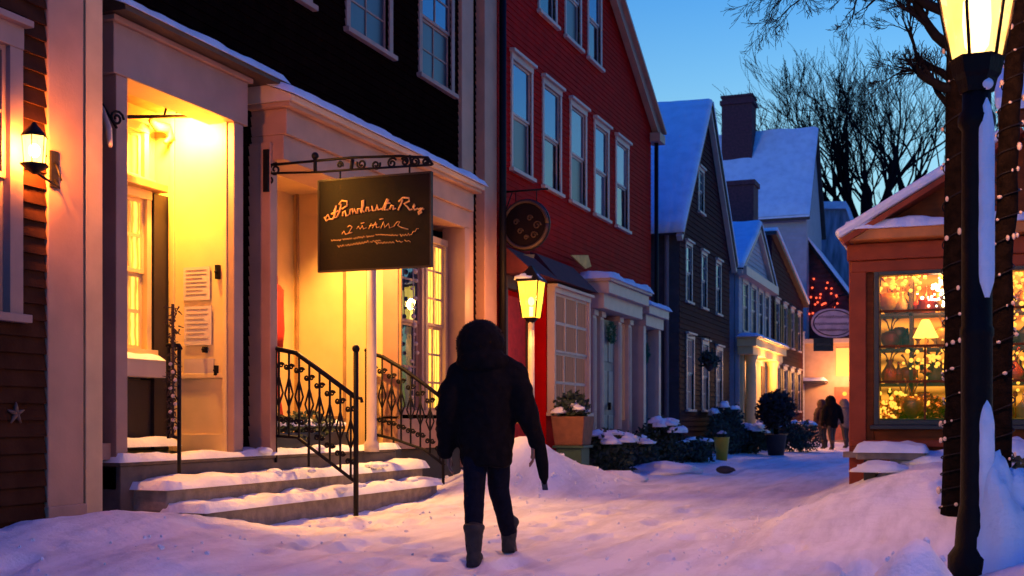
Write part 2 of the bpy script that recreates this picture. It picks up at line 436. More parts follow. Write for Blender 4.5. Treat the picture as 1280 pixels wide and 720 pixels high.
# ================================================================== NEAR LEFT HOUSE
lh = thing('clapboard_house', 'brown clapboard house at the left edge with wide buff corner pilaster', 'house', (-6.6, 6.0, 0))
fr = street(-6.6)
m = MB(); clapboards(m, fr, 1.5, 7.26, .0, 6.6, [(5.9, 7.0, 1.75, 3.82)], bh=.125, lip=.026)
m.box(-12, -6.74, 1.5, 7.72, 0, 6.6)
m.build('wall', LEFTSID, lh)
m = MB(); m.fbox(fr, 7.265, 7.66, -.1, .035, .0, 6.6)
m.fbox(fr, 7.25, 7.68, -.1, .055, .0, .34)
m.build('corner_pilaster', TRIM, lh, bevel=.012)
m = MB(); m.fbox(fr, 7.70, 7.90, -.35, .02, .0, 6.6)
m.build('corner_board', mat('ochre_trim', (.60, .38, .20), .55, .12, 3, .08), lh, bevel=.01)
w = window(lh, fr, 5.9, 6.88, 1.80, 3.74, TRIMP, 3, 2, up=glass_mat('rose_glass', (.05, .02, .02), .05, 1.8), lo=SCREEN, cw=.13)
m = MB(); m.box(-12.2, -6.3, 1.3, 8.0, 6.6, 6.75); m.prism([(-12.2, 1.3, 6.75), (-6.3, 1.3, 6.75), (-9.2, 1.3, 9)], (0, 6.7, 0)); m.build('roof', BROWNWOOD, lh)
# little starfish ornament on the wall
c = onX(20, 517, -6.565); m = MB()
for k in range(5):
    a = PI/2+2*PI*k/5
    m.tube([c, c+Vector((0, math.cos(a)*.045, math.sin(a)*.045)), c+Vector((0, math.cos(a)*.085, math.sin(a)*.085))], [.022, .015, .005], 6)
tag(m.build('wall_ornament', mat('sand_metal', (.12, .06, .04), .6)), 'small tan star ornament fixed low on the brown clapboard wall', 'ornament')
# wall lantern
c = onX(43, 190, -6.40)
wl = thing('wall_lantern', 'glowing wall lantern on the buff pilaster of the nearest house', 'lantern', tuple(c))
q = onX(67, 212, -6.56)
m = MB(); m.box(-6.565, -6.545, q.y-.04, q.y+.04, q.z-.14, q.z+.14); m.tube([(-6.55, q.y, q.z-.08), (-6.48, q.y-.03, q.z-.15), (c.x, c.y+.1, c.z-.17), (c.x, c.y, c.z-.14)], .010, 8); m.tube([(-6.55, q.y, q.z+.05), (-6.48, q.y-.05, q.z+.0), (-6.45, q.y-.04, q.z-.1)], .008, 6)
m.lathe((c.x, c.y, c.z-.16), [(.02, 0), (.06, .03), (.10, .055), (.105, .07), (.06, .075)], 6)
m.lathe((c.x, c.y, c.z+.11), [(.10, 0), (.08, .03), (.03, .08), (.01, .11)], 6)
for k in range(6):
    a = 2*PI*k/6; m.tube([(c.x+.075*math.cos(a), c.y+.075*math.sin(a), c.z-.09), (c.x+.09*math.cos(a), c.y+.09*math.sin(a), c.z+.11)], .004, 5)
m.build('lantern_frame', IRON, wl)
m = MB(); m.ball(c+Vector((0, 0, .01)), .042, 12, 8, (1, 1, 1.2)); m.build('bulb', emis('bulb_glow', (1, .62, .22), 8), wl)
m = MB(); m.lathe((c.x, c.y, c.z-.09), [(.075, 0), (.09, .20)], 6); m.build('glass', frosted('amber_lamp_glass', (1, .50, .10), .8), wl)
def spot(name, loc, e, col, r, ang, bl, d):
    l = bpy.data.lights.new(name, 'SPOT'); l.energy = e; l.color = col; l.shadow_soft_size = r; l.spot_size = R(ang); l.spot_blend = bl
    o = bpy.data.objects.new(name, l); COL.objects.link(o); o.location = loc; o.rotation_euler = Vector(d).to_track_quat('-Z', 'Y').to_euler()
spot('wall_lantern_light', c+Vector((.0, 0, .02)), 120, (1, .29, .035), .09, 170, .25, (-.9, .35, .0))

# ================================================================== BLACK SHOP
XS = -7.1
bs = thing('black_shop', 'black clapboard shop with two glowing recessed porches behind the hanging sign', 'shop', (XS, 12.5, 0))
fr = street(XS)
wins = [(8.75, 9.9, 5.78, 7.4), (10.8, 11.95, 5.78, 7.4), (12.95, 14.0, 5.78, 7.4), (15.0, 16.0, 5.78, 7.4)]
ops = [(a, b, c-.02, d) for a, b, c, d in wins]
m = MB(); clapboards(m, fr, 7.95, 17.5, .62, 8.4, ops+[(8.55, 10.25, .62, 4.15), (10.92, 16.3, .62, 4.2)], bh=.105, lip=.018)
clapboards(m, facing(7.97), -12, XS, 0, 8.4, bh=.105)
m.box(-13, XS-.14, 7.95, 17.5, 4.36, 8.4)      # upper storey body
m.box(-13, -8.56, 7.95, 17.5, 0, 4.36); m.box(-8.56, -7.86, 7.95, 10.85, 0, 4.36); m.box(-8.56, -7.86, 14.02, 17.5, 0, 4.36)
m.box(-7.86, XS-.14, 7.99, 8.5, .0, 4.36); m.box(-7.86, XS-.14, 10.36, 10.9, .0, 4.36); m.box(-7.86, XS-.14, 14.02, 17.48, 0, 4.36)
m.build('wall', BLACKSID, bs)
m = MB(); m.box(-13.3, -6.75, 7.7, 17.7, 8.4, 8.6); m.build('cornice', TRIMP, bs)
m = MB(); m.prism([(-6.7, 7.7, 8.6), (-13.3, 7.7, 8.6), (-10, 7.7, 11)], (0, 10, 0)); m.build('roof', BROWNWOOD, bs)
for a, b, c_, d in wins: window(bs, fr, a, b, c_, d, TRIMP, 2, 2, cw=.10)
m = MB(); m.fbox(fr, 16.28, 16.72, -.1, .07, .3, 8.4); m.fbox(fr, 16.95, 17.45, -.1, .16, .0, 8.4); m.fbox(fr, 16.9, 17.5, -.1, .2, 0, .5)
m.build('corner_board', TRIM, bs, bevel=.01)
# plinth and panel beneath porch
m = MB(); m.fbox(fr, 7.95, 8.55, -.1, .03, .0, .60); m.build('plinth', PLINTH, bs); m = MB(); m.fbox(fr, 13.9, 17.5, -.1, .04, 0, .60)
m.build('plinth', PLINTH, bs)
m = MB(); m.fbox(fr, 7.95, 8.62, -.1, .16, .66, .80); m.fbox(fr, 8.02, 8.14, -.1, .11, .0, .66); m.build('plinth_trim', TRIMP, bs)
# ---- porch one
m = MB()
m.fbox(fr, 8.43, 8.58, -.08, .22, .66, 3.98); m.fbox(fr, 10.20, 10.36, .13, .22, .66, 3.98)
m.fbox(fr, 8.38, 10.42, -.10, .235, 3.98, 4.42)
m.fbox(fr, 8.34, 10.46, -.10, .275, 4.42, 4.47)
m.build('porch_frame', TRIMP, bs, bevel=.008)
m = MB(); m.hexa([fr(8.30, -.05, 4.475), fr(10.95, -.05, 4.475), fr(10.95, .42, 4.475), fr(8.30, .42, 4.475), fr(8.30, -.05, 4.70), fr(10.95, -.05, 4.70), fr(10.95, .42, 4.52), fr(8.30, .42, 4.52)])
m.build('porch_roof', BROWNWOOD, bs)
m = MB(); 
def slopecap(mb, fr, u0, u1, na, nb, za, zb, t, seed=0, step=.06):
    """snow on a sloping ledge: za at na (wall), zb at nb (eave)"""
    f2 = lambda u, n, z: fr(u, n, z+za+(zb-za)*(n-na)/(nb-na))
    mb.cap(f2, u0, u1, na, nb, .0, t, .3, step, .01, seed)
slopecap(m, fr, 8.27, 10.9, -.0, .44, 4.69, 4.525, .055, 2)
m.build('snow_cover', SNOW, bs)
# recess walls
XB = -7.84
m = MB()
m.box(XB-.02, -6.97, 10.215, 10.34, .62, 4.16)   # side wall facing back down the street
m.box(XB-.02, XB+.0, 8.5, 10.2, .62, 4.16)
m.box(XB, XS-.02, 8.502, 8.56, .62, 4.16)
m.build('porch_wall', CREAM, bs)
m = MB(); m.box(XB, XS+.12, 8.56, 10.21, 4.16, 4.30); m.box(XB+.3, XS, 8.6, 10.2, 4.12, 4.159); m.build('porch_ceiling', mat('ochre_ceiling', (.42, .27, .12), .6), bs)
m = MB(); m.box(XB, XS+.2, 8.45, 10.36, .40, .66); m.build('porch_floor', PLINTH, bs)
frb = street(XB)
def litwin(parent, fr, u0, u1, z0, z1, cols, rows, glow, trim, name='window', label=None, dbl=True, mut=.03):
    return window(parent, fr, u0, u1, z0, z1, trim, cols, rows, up=glow, lo=glow, cw=.07, crown=False, mut=mut, label=label, dbl=dbl, name=name)
G1 = emis('curtain_glow', (1, .50, .06), .42, .75, 3.5, 'Y')
G2 = emis('lit_room_glow', (1, .38, .05), .16, .7, 4.5, 'Y')
DK = mat('dark_joinery', (.02, .014, .016), .4, .2, 5, .05)
fq = frame((XB+.12, 0, 0), (0, 1, 0), (1, 0, 0))
litwin(bs, fq, 9.02, 9.88, 1.72, 3.20, 4, 2, G1, CREAM, label='sash window lit yellow from inside the left porch', mut=.035)
litwin(bs, fq, 9.02, 9.84, 3.42, 3.86, 4, 1, G1, CREAM, dbl=False, label='transom window glowing over the dark door frame', mut=.035)
OW = mat('ochre_wood', (.35, .2, .08), .6)
m = MB(); m.box(XB, XB+.26, 8.57, 10.08, 3.29, 3.37); m.build('transom_ledge', OW, bs, bevel=.01)
m = MB(); m.box(XB, XB+.17, 9.97, 10.20, .7, 3.28); m.box(XB, XB+.135, 8.57, 9.96, .7, 1.40); m.build('door_frame', DK, bs)
m = MB(); m.box(XB+.02, XB+.30, 8.57, 9.99, 1.42, 1.60); m.build('sill_shelf', WHITE, bs, bevel=.008)
m = MB(); m.cap(street(XB), 8.57, 9.97, .03, .32, 1.60, .05, seed=6); m.cap(street(XB), 8.57, 10.1, .15, .4, .75, .07, seed=9); m.build('snow_on_sill', SNOW, bs)
# ornate ceiling bracket and pipe inside porch
m = MB(); m.tube([onX(158, 146, -7.3), onX(262, 145, -7.3)], .018, 6)
for s in range(2):
    p = onX(205+s*25, 146, -7.3); m.tube([p, p+Vector((0, .05, .14)), p+Vector((0, .16, .17)), p+Vector((0, .2, .08))], .012, 6)
m.build('hook_rail', IRON, bs)
m = MB()
q = [(188, 150), (196, 158), (208, 160), (214, 172), (206, 178)]
m.tube([onX(a, b, -7.6) for a, b in q], [.03, .05, .055, .04, .02], 8)
m.build('scroll_bracket', mat('ochre_wood', (.35, .2, .08)), bs)
pl0 = bpy.data.lights.new('porch_light', 'SPOT'); pl0.energy = 105; pl0.color = (1, .42, .055); pl0.shadow_soft_size = .08; pl0.spot_size = R(150); pl0.spot_blend = .35
po = bpy.data.objects.new('porch_light', pl0); COL.objects.link(po); po.location = (-7.36, 9.80, 3.96); po.rotation_euler = Vector((-.12, .8, -.75)).to_track_quat('-Z', 'Y').to_euler()
for px, py, a, b in ((272, 340, .02, .07), (256, 437, .02, .03), (270, 463, .015, .05)):
    q = onY(px, py, 10.19); m = MB(); m.box(q.x-a, q.x+a, 10.17, 10.214, q.z-b, q.z+b); m.ball((q.x, 10.16, q.z), a*.9, 8, 6); m.build('door_fitting', IRON, bs)
m = MB(); q0 = onY(213, 545, 10.2); q1 = onY(284, 545, 10.2)
for xx in (q0.x, q1.x-.05): m.box(xx, xx+.05, 10.185, 10.214, .68, 4.1)
m.box(q0.x+.05, q1.x-.05, 10.187, 10.214, .68, .86); m.box(q0.x+.05, q1.x-.05, 10.187, 10.214, 1.42, 1.47)
m.build('wall_panelling', CREAM, bs, bevel=.006)
# notices pinned to the side wall
for lab, (a, b, c_, d), mm in (('topmost of three paper notices on the lit porch wall', (230, 263, 333, 376), PAPER), ('tall middle paper notice on the lit porch wall', (231, 265, 382, 432), PAPER), ('wide low blank card, lowest of the notices on the porch wall', (231, 268, 448, 473), WHITE)):
    p0 = onY(a, d, 10.205); p1 = onY(b, c_, 10.205)
    rt = thing('paper_notice', lab, 'notice', ((p0.x+p1.x)/2, 10.205, p0.z))
    m = MB(); m.box(p0.x, p1.x, 10.195, 10.203, p0.z, p1.z); m.build('sheet', mm, rt)
    if mm is PAPER:
        m = MB(); n = 7
        for i in range(n):
            z = p1.z-.03-(p1.z-p0.z-.05)*i/n
            m.box(p0.x+.03, p1.x-.03-(.06 if i % 3 == 2 else .01), 10.191, 10.1945, z-.005, z)
        m.build('text_lines', INK, rt)
# ---- porch two (projecting shop front)
m = MB()
E0, E1, NE = 10.80, 15.95, .56
m.fbox(fr, 10.78, 10.92, -.10, .27, .66, 3.9)
m.fbox(fr, E0+.02, E1-.1, -.10, NE-.12, 3.98, 4.25)      # entablature
m.fbox(fr, E0+.03, E1-.12, -.10, NE-.16, 3.72, 3.981)
m.fbox(fr, E0-.05, E1, -.12, NE-.04, 4.25, 4.30)
m.fbox(fr, 15.62, 15.80, .05, .40, .66, 3.75)
m.fbox(fr, 13.86, 13.98, .0, .22, .66, 3.75)
m.build('shopfront_frame', TRIM, bs, bevel=.008)
m = MB(); m.hexa([fr(E0-.08, -.1, 4.30), fr(E1+.02, -.1, 4.30), fr(E1+.02, NE, 4.30), fr(E0-.08, NE, 4.30), fr(E0-.08, -.1, 4.62), fr(E1+.02, -.1, 4.62), fr(E1+.02, NE, 4.36), fr(E0-.08, NE, 4.36)]); m.build('shopfront_roof', WHITE, bs)
m = MB(); slopecap(m, fr, E0-.12, E1+.06, -.02, NE+.05, 4.60, 4.362, .07, 5); m.build('snow_cover', SNOW, bs)
m = MB(); p = onX(448, 340, -6.72); m.lathe((-6.72, 12.83, .62), [(.09, 0), (.09, .1), (.062, .14), (.055, 2.9), (.08, 3.0), (.08, 3.1)], 16)
m.build('column', WHITE, bs)
m = MB()
m.box(-8.5, XS+.05, 13.90, 14.0, .62, 4.0)          # lit side wall with panels
m.box(-8.52, -8.45, 10.9, 13.9, .62, 4.0)
m.box(-8.5, -7.3, 10.86, 10.92, .62, 4.0)
m.box(-8.5, XS+.2, 10.93, 14, 4.0, 4.2)
m.build('porch_wall', CREAM, bs)
m = MB(); m.box(-8.5, XS+.2, 10.8, 14.0, .40, .66); m.build('porch_floor', PLINTH, bs)
# body gap: the alcove lies in front of the body, so carve by keeping body boxes clear
m = MB()
for a, b, t, bo in ((374, 430, 235, 520), (462, 500, 235, 520)):
    p0 = onY(a, bo, 13.895); p1 = onY(b, t, 13.895)
    for (x0, x1, z0, z1) in ((p0.x-.035, p0.x, p0.z, p1.z), (p1.x, p1.x+.035, p0.z, p1.z), (p0.x-.035, p1.x+.035, p1.z, p1.z+.04), (p0.x-.035, p1.x+.035, p0.z-.04, p0.z)):
        m.box(x0, x1, 13.86, 13.897, z0, z1)
m.build('door_panel', mat('ochre_wood', (.35, .2, .08)), bs, bevel=.004)
pl0 = bpy.data.lights.new('shopfront_light', 'SPOT'); pl0.energy = 170; pl0.color = (1, .46, .10); pl0.shadow_soft_size = .09; pl0.spot_size = R(156); pl0.spot_blend = .4
po = bpy.data.objects.new('shopfront_light', pl0); COL.objects.link(po); po.location = (-6.98, 12.6, 3.70); po.rotation_euler = Vector((.34, .32, -.8)).to_track_quat('-Z', 'Y').to_euler()
# left display window of porch two
frc = street(-8.44)
litwin(bs, frc, 11.15, 12.3, 1.3, 3.3, 2, 2, G2, mat('ochre_wood', (.35, .2, .08)), label='display window with a red garment, left of the white column')
rc = MB(); c = onX(346, 392, -8.1)
rc.loft([(c.x, c.y, c.z-.42, .05, .12), (c.x, c.y, c.z-.2, .06, .16), (c.x, c.y, c.z+.1, .06, .13), (c.x, c.y, c.z+.3, .05, .15), (c.x, c.y, c.z+.36, .03, .06)], 14)
rc.tube([(c.x, c.y, c.z+.36), (c.x, c.y, c.z+.47)], .012, 6)
for k in range(4): rc.tube([(c.x, c.y, c.z-.8), (c.x+.15*math.cos(k*PI/2), c.y+.15*math.sin(k*PI/2), .68)], .012, 5)
rc.tube([(c.x, c.y, c.z-.45), (c.x, c.y, c.z-.8)], .015, 6)
tag(rc.build('garment_stand', REDCLOTH), 'red garment on a stand in the second porch behind the iron railing', 'clothing')
# display bay right of alcove
fw = street(-6.98)
litwin(bs, fw, 14.12, 14.72, 1.15, 3.45, 1, 2, GLASS, TRIM, label='narrow dark shop window hung with white decorations')
litwin(bs, fw, 14.92, 15.5, 1.15, 3.45, 2, 3, G1, mat('ochre_trim', (.6, .38, .2)), label='narrow shop window with glowing slats beside the corner')
m = MB(); m.fbox(fw, 13.98, 15.64, -.1, .06, .62, 1.02); m.build('stall_riser', TRIM, bs, bevel=.006)
m = MB(); m.fbox(fw, 15.81, 16.3, -.1, .0, .62, 3.7)
for k in range(24): m.fbox(fw, 15.86, 16.22, .0, .02+.0, .9+k*.11, .9+k*.11+.07)
m.build('shutter', mat('ochre_trim', (.6, .38, .2)), bs)
dc = MB(); rr = random.Random(3)
for k in range(16):
    z = 1.3+k*.12; y = 14.42+rr.uniform(-.12, .12)
    dc.ball((-6.93, y, z), rr.uniform(.02, .04), 8, 6)
dc.tube([(-6.93, 14.42, 1.2), (-6.93, 14.44, 2.2), (-6.93, 14.4, 3.2)], .008, 5)
tag(dc.build('hanging_decoration', WHITE), 'strand of white baubles hanging before the narrow dark shop window', 'decoration')

# ---- stairs
st = thing('stone_stoop', 'snow covered stone stoop with three treads before the glowing porches', 'stairs', (-6.5, 11, 0))
fs_ = frame((0, 0, 0), (0, 1, 0), (1, 0, 0))
m = MB(); m.box(-7.3, -6.14, 8.68, 13.45, -.1, .21); m.box(-7.3, -6.5, 8.62, 13.8, .20, .40); m.build('tread', STONE, st, bevel=.015)
m = MB(); m.box(-7.08, -6.85, 8.45, 13.75, -.1, .60); m.box(-7.06, -6.83, 8.42, 13.7, .601, .64); m.build('landing', mat('grey_brown_stone', (.11, .08, .07), .7, .3), st, bevel=.01)
m = MB()
m.cap(fs_, 8.60, 13.55, -6.56, -6.09, .212, .07, .5, seed=11)
m.cap(fs_, 8.56, 13.9, -6.93, -6.45, .402, .075, .5, seed=14)
m.cap(fs_, 8.40, 13.8, -7.12, -6.80, .642, .05, .5, seed=17)
m.build('snow_cover', SNOW, st)
rr = random.Random(9)
for k in range(16):
    m = MB()
    y = rr.uniform(10.4, 13.2); x, z = rr.choice(((-6.5, .47), (-6.2, .28), (-6.86, .68)))
    m.ball((x+rr.uniform(-.08, .08), y, z), rr.uniform(.04, .08), 8, 6, (1, 1.4, .6)); m.build('snow_lump', SNOW, st)

# ---- railings
def spiral(c, r, turns, start, ax, n=18, sgn=1):
    pts = []
    for i in range(n):
        t = i/(n-1); a = start+sgn*turns*2*PI*t; q = r*(1-t*.8)
        pts.append(Vector(c)+ax*(q*math.cos(a))+Vector((0, 0, q*math.sin(a))))
    return pts
def interp(poly, x):
    for (x0, z0), (x1, z1) in zip(poly, poly[1:]):
        if x0 <= x <= x1: return z0+(z1-z0)*(x-x0)/(x1-x0)
    return poly[-1][1] if x > poly[-1][0] else poly[0][1]
def railing(Y, top, bot, posts, label, nb=9, icing=False):
    T = [(onY(a, b, Y).x, onY(a, b, Y).z) for a, b in top]; B = [(onY(a, b, Y).x, onY(a, b, Y).z) for a, b in bot]
    rt = thing('stair_railing', label, 'railing', (T[0][0], Y, .4), 'iron railings on the stoop')
    m = MB(); m.tube([(x, Y, z) for x, z in T], .026, 8); e = Vector((T[-1][0], Y, T[-1][1])); m.tube([e+Vector((0, 0, 0)), e+Vector((.06, 0, -.01)), e+Vector((.07, 0, -.05))], .018, 8)
    m.build('top_rail', IRON, rt)
    m = MB(); m.tube([(x, Y, z) for x, z in B], .020, 6); m.build('bottom_rail', IRON, rt)
    for (px, y0, y1, r) in posts:
        p = onY(px, y0, Y); q = onY(px, y1, Y); m = MB(); m.tube([p, q], r, 8); m.ball(p, r*1.5, 8, 6); m.build('post', IRON, rt)
    x0 = max(T[0][0], B[0][0]); x1 = min(T[-1][0], B[-1][0]); ax = Vector((1, 0, 0))
    for i in range(nb):
        xa = x0+(x1-x0)*(i+.5)/nb; zt = interp(T, xa); zb = interp(B, xa)
        m = MB(); m.tube([(xa, Y, zb), (xa, Y, zt)], .013, 5)
        h = zt-zb; w = (x1-x0)/nb*.5
        for s in (1, -1):
            m.tube(spiral((xa+s*w*.5, Y, zt-h*.18), w*.5, 1.4, 0, ax, sgn=s), .011, 4)
            m.tube(spiral((xa+s*w*.5, Y, zb+h*.2), w*.5, 1.4, 0, ax, sgn=-s), .011, 4)
            m.tube([(xa, Y, zb+h*.35), (xa+s*w*.8, Y, zb+h*.5), (xa+s*w*.3, Y, zb+h*.62), (xa, Y, zt-h*.3)], .011, 4)
        m.build('baluster', IRON, rt)
    return rt
railing(10.9, [(328, 434), (345, 436), (370, 441), (445, 497)], [(330, 544), (345, 545), (372, 547), (445, 603)], [(345, 436, 578, .016), (386, 548, 583, .014), (445, 436, 645, .028)], 'ornate black railing beneath the hanging sign, ending in a tall newel', 9)
railing(13.7, [(458, 440), (478, 446), (505, 462), (530, 480), (556, 500)], [(460, 541), (490, 548), (530, 562), (556, 582)], [(458, 438, 552, .02), (492, 548, 565, .014), (554, 498, 624, .02)], 'ornate black railing beside the walker at the far end of the stoop', 8)
r1 = thing('stair_railing', 'short black railing with icy garland below the porch notices', 'railing', (-6.6, 8.8, .4), 'iron railings on the stoop')
for px, a, b in ((224, 432, 592), (211, 430, 548)):
    m = MB(); m.tube([onY(px, a, 8.85), onY(px, b, 8.85)], .018, 8); m.build('post', IRON, r1)
m = MB(); m.tube([onY(209, 432, 8.85), onY(224, 432, 8.85), onY(226, 437, 8.85)], .02, 8); m.build('top_rail', IRON, r1)
m = MB(); m.tube(spiral(onY(217, 500, 8.85), .04, 1.5, 0, Vector((1, 0, 0))), .007, 5); m.tube([onY(211, 545, 8.85), onY(224, 548, 8.85)], .012, 6); m.build('scroll', IRON, r1)
m = MB(); rr = random.Random(4)
for k in range(150):
    t = k/150; p = onY(214+rr.uniform(-5, 8)*(1-.4*t), 382+165*t, 8.80)+Vector((rr.uniform(-.02, .02), rr.uniform(-.03, .03), 0))
    d = Vector((rr.uniform(-1, 1), rr.uniform(-1, 1), rr.uniform(-1.2, .2))).normalized()*.05
    m.tube([p, p+d], [.008, .003], 4)
m.tube([onY(216, 380, 8.8), onY(216, 545, 8.8)], .014, 5)
gl = m.build('garland', mat('dry_garland', (.05, .03, .02), .9)); tag(gl, 'dark dry garland hanging on the short railing under the notices', 'garland')
m = MB()
for k in range(9): m.ball(onY(213+(k % 3)*3, 455+k*10, 8.77), .018, 7, 5)
m.build('frozen_berries', WHITE, gl)
# boxwood / snow trough on landing behind railing
def clump(mb, c, rx, ry, rz, n, size, seed, hemi=False):
    rr = random.Random(seed)
    for _ in range(n):
        while True:
            p = Vector((rr.uniform(-1, 1), rr.uniform(-1, 1), rr.uniform(0 if hemi else -1, 1)))
            if .25 < p.length < 1: break
        k = 1+.3*noise.noise(p*2.2+Vector((seed, 0, 0)))
        q = Vector(c)+Vector((p.x*rx*k, p.y*ry*k, p.z*rz*k))
        a = Vector((rr.uniform(-1, 1), rr.uniform(-1, 1), rr.uniform(-.4, 1))).normalized()*size*rr.uniform(.6, 1.4); b = a.orthogonal().normalized()*size*.35
        mb.add([q, q+a*.5+b, q+a, q+a*.5-b], [(0, 1, 2, 3)])
def snowlump(mb, c, rx, ry, rz, seed, nu=18, nv=9):
    vs = []; c = Vector(c)
    for i in range(nv+1):
        th = PI*.5*i/nv
        for k in range(nu):
            a = 2*PI*k/nu; d = Vector((math.cos(a)*math.sin(th), math.sin(a)*math.sin(th), math.cos(th)))
            q = 1+.32*noise.noise(d*1.7+Vector((seed, seed, 0)))+.15*noise.noise(d*5+Vector((seed, 0, 0)))
            vs.append(c+Vector((d.x*rx*q, d.y*ry*q, d.z*rz*q)))
    fs = [(i*nu+k, (i+1)*nu+k, (i+1)*nu+(k+1) % nu, i*nu+(k+1) % nu) for i in range(nv) for k in range(nu)]
    fs.append([nv*nu+k for k in range(nu)])
    mb.add(vs, fs, True)
tr = thing('planting_trough', 'long dark trough of snowy evergreen sprigs behind the iron railing', 'planter', (-7.0, 12, .66))
m = MB(); m.box(-7.12, -6.95, 10.98, 12.7, .67, .86); m.build('trough', DK, tr, bevel=.01)
m = MB(); clump(m, (-7.03, 11.8, .9), .10, .85, .16, 700, .07, 5); m.build('foliage', LEAF, tr)
m = MB()
for k in range(9): snowlump(m, (-7.03+random.uniform(-.03, .03), 11.1+k*.19, .93), .09, .11, .07, k)
m.build('snow_cover', SNOW, tr)

# ================================================================== HANGING SIGN
YS = 10.8
br = thing('sign_bracket', 'scrolled black iron bracket reaching out over the stoop, carrying the square sign', 'bracket', (-6.85, YS, 3.5))
m = MB(); m.tube([onY(330, 190, YS), onY(330, 236, YS)], .022, 6); m.box(-6.9, -6.84, YS-.05, YS+.05, 3.38, 3.82); m.build('wall_plate', IRON, br)
m = MB(); m.tube([onY(330, 207, YS), onY(385, 202, YS), onY(440, 197, YS), onY(500, 195, YS), onY(535, 197, YS), onY(541, 206, YS)], .014, 8); m.build('upper_bar', IRON, br)
m = MB(); m.tube([onY(326, 217, YS), onY(400, 215, YS), onY(440, 212, YS), onY(540, 206, YS)], .012, 8); m.build('lower_bar', IRON, br)
X_ = Vector((1, 0, 0))
for px, py, r, s in ((452, 205, .055, 1), (470, 206, .05, -1), (490, 204, .055, 1), (506, 202, .045, -1), (519, 202, .05, 1), (532, 202, .04, -1), (344, 212, .07, 1), (337, 226, .05, -1), (425, 206, .035, 1)):
    m = MB(); m.tube(spiral(onY(px, py, YS), r, 1.5, random.random()*6, X_, 20, s), .012, 5); m.build('scroll', IRON, br)
m = MB()
m.ball(onY(394, 195, YS), .04, 8, 6); m.tube([onY(394, 196, YS), onY(394, 214, YS)], .02, 6)
m.tube([onY(439, 212, YS), onY(441, 199, YS)], .02, 6); m.tube([onY(515, 208, YS), onY(512, 194, YS)], .015, 6)
m.build('finial', IRON, br)
c0 = onY(397, 341, YS); c1 = onY(541, 214, YS)
x0, x1, z0, z1 = onY(398.5, 300, YS).x, onY(540.5, 300, YS).x, onY(401, 341, YS).z, onY(396, 226, YS).z
hs = thing('hanging_sign', 'square dark brown hanging sign with faint gold script lettering', 'sign', ((x0+x1)/2, YS, z0))
m = MB(); m.box(x0, x1, YS-.02, YS+.02, z0, z1); m.build('board', BOARD, hs, bevel=.005)
m = MB()
for x in (x0, x1-.018): m.box(x, x+.018, YS-.026, YS-.0205, z0, z1)
m.box(x0+.018, x1-.018, YS-.026, YS-.0205, z0, z0+.018); m.box(x0+.018, x1-.018, YS-.026, YS-.0205, z1-.018, z1)
m.build('edge_moulding', mat('sign_edge', (.03, .014, .01), .4), hs)
def P(x, y):   # survey of the lettering in the enlarged photograph -> point on the board
    u = (x-86)/680.0; vtop = 118-46*u; vbot = 672-32*u; v = (y-vtop)/(vbot-vtop)
    return Vector((x0+(x1-x0)*u, YS-.024, z1-(z1-z0)*v))
S1 = [[(128, 340), (140, 362), (162, 348), (150, 325), (135, 345)], [(160, 352), (180, 352), (192, 330), (200, 272), (190, 300), (188, 345), (205, 340)], [(172, 322), (214, 303)],
      [(205, 340), (225, 300), (232, 262)], [(218, 265), (235, 242), (268, 246), (268, 272), (236, 292)], [(240, 335), (244, 312), (256, 302), (262, 335), (275, 328)],
      [(283, 325), (288, 295), (300, 290), (302, 320), (312, 292), (322, 320)], [(330, 320), (334, 292), (348, 290), (352, 316), (366, 270), (368, 240), (358, 245), (358, 300), (372, 312)],
      [(380, 308), (386, 284), (396, 282), (400, 306), (412, 300)], [(418, 276), (422, 304), (440, 302), (448, 270), (455, 300), (474, 292)],
      [(478, 302), (496, 262), (508, 234), (518, 240), (500, 270), (492, 300), (515, 298)], [(492, 262), (528, 258)], [(522, 298), (534, 272), (546, 276), (544, 298), (560, 290)],
      [(572, 302), (592, 262), (600, 238)], [(576, 252), (600, 228), (636, 230), (638, 250), (606, 264), (626, 282), (640, 302), (655, 296)],
      [(660, 290), (672, 276), (668, 268), (660, 282), (668, 302), (688, 292)], [(690, 300), (704, 290), (708, 316), (692, 328), (690, 316), (716, 292), (722, 300)]]
S2 = [[(235, 442), (248, 424), (258, 444), (280, 436), (300, 432)], [(270, 400), (284, 390), (298, 400), (286, 420), (276, 436)], [(325, 412), (336, 396), (346, 414), (360, 392), (366, 412), (385, 404)], [(352, 380), (372, 374)],
      [(398, 412), (414, 380), (420, 408), (440, 372), (444, 406), (462, 400)], [(404, 394), (450, 384)], [(470, 410), (486, 370), (494, 404), (516, 380), (522, 408), (540, 400)], [(546, 400), (566, 372), (584, 370), (570, 392), (590, 404), (632, 416)], [(462, 356), (486, 352)]]
m = MB()
for s in S1: m.tube([P(*q) for q in s], .0095, 5)
for s in S2: m.tube([P(*q) for q in s], .0050, 4)
rr = random.Random(12)
def scrib(xa, ya, xb, yb, amp, step):
    pts = []; n = max(2, int(abs(xb-xa)/step))
    for i in range(n+1):
        t = i/n; pts.append(P(xa+(xb-xa)*t, ya+(yb-ya)*t+(amp if i % 2 else -amp)*rr.uniform(.5, 1.2)))
    m.tube(pts, .0034, 4)
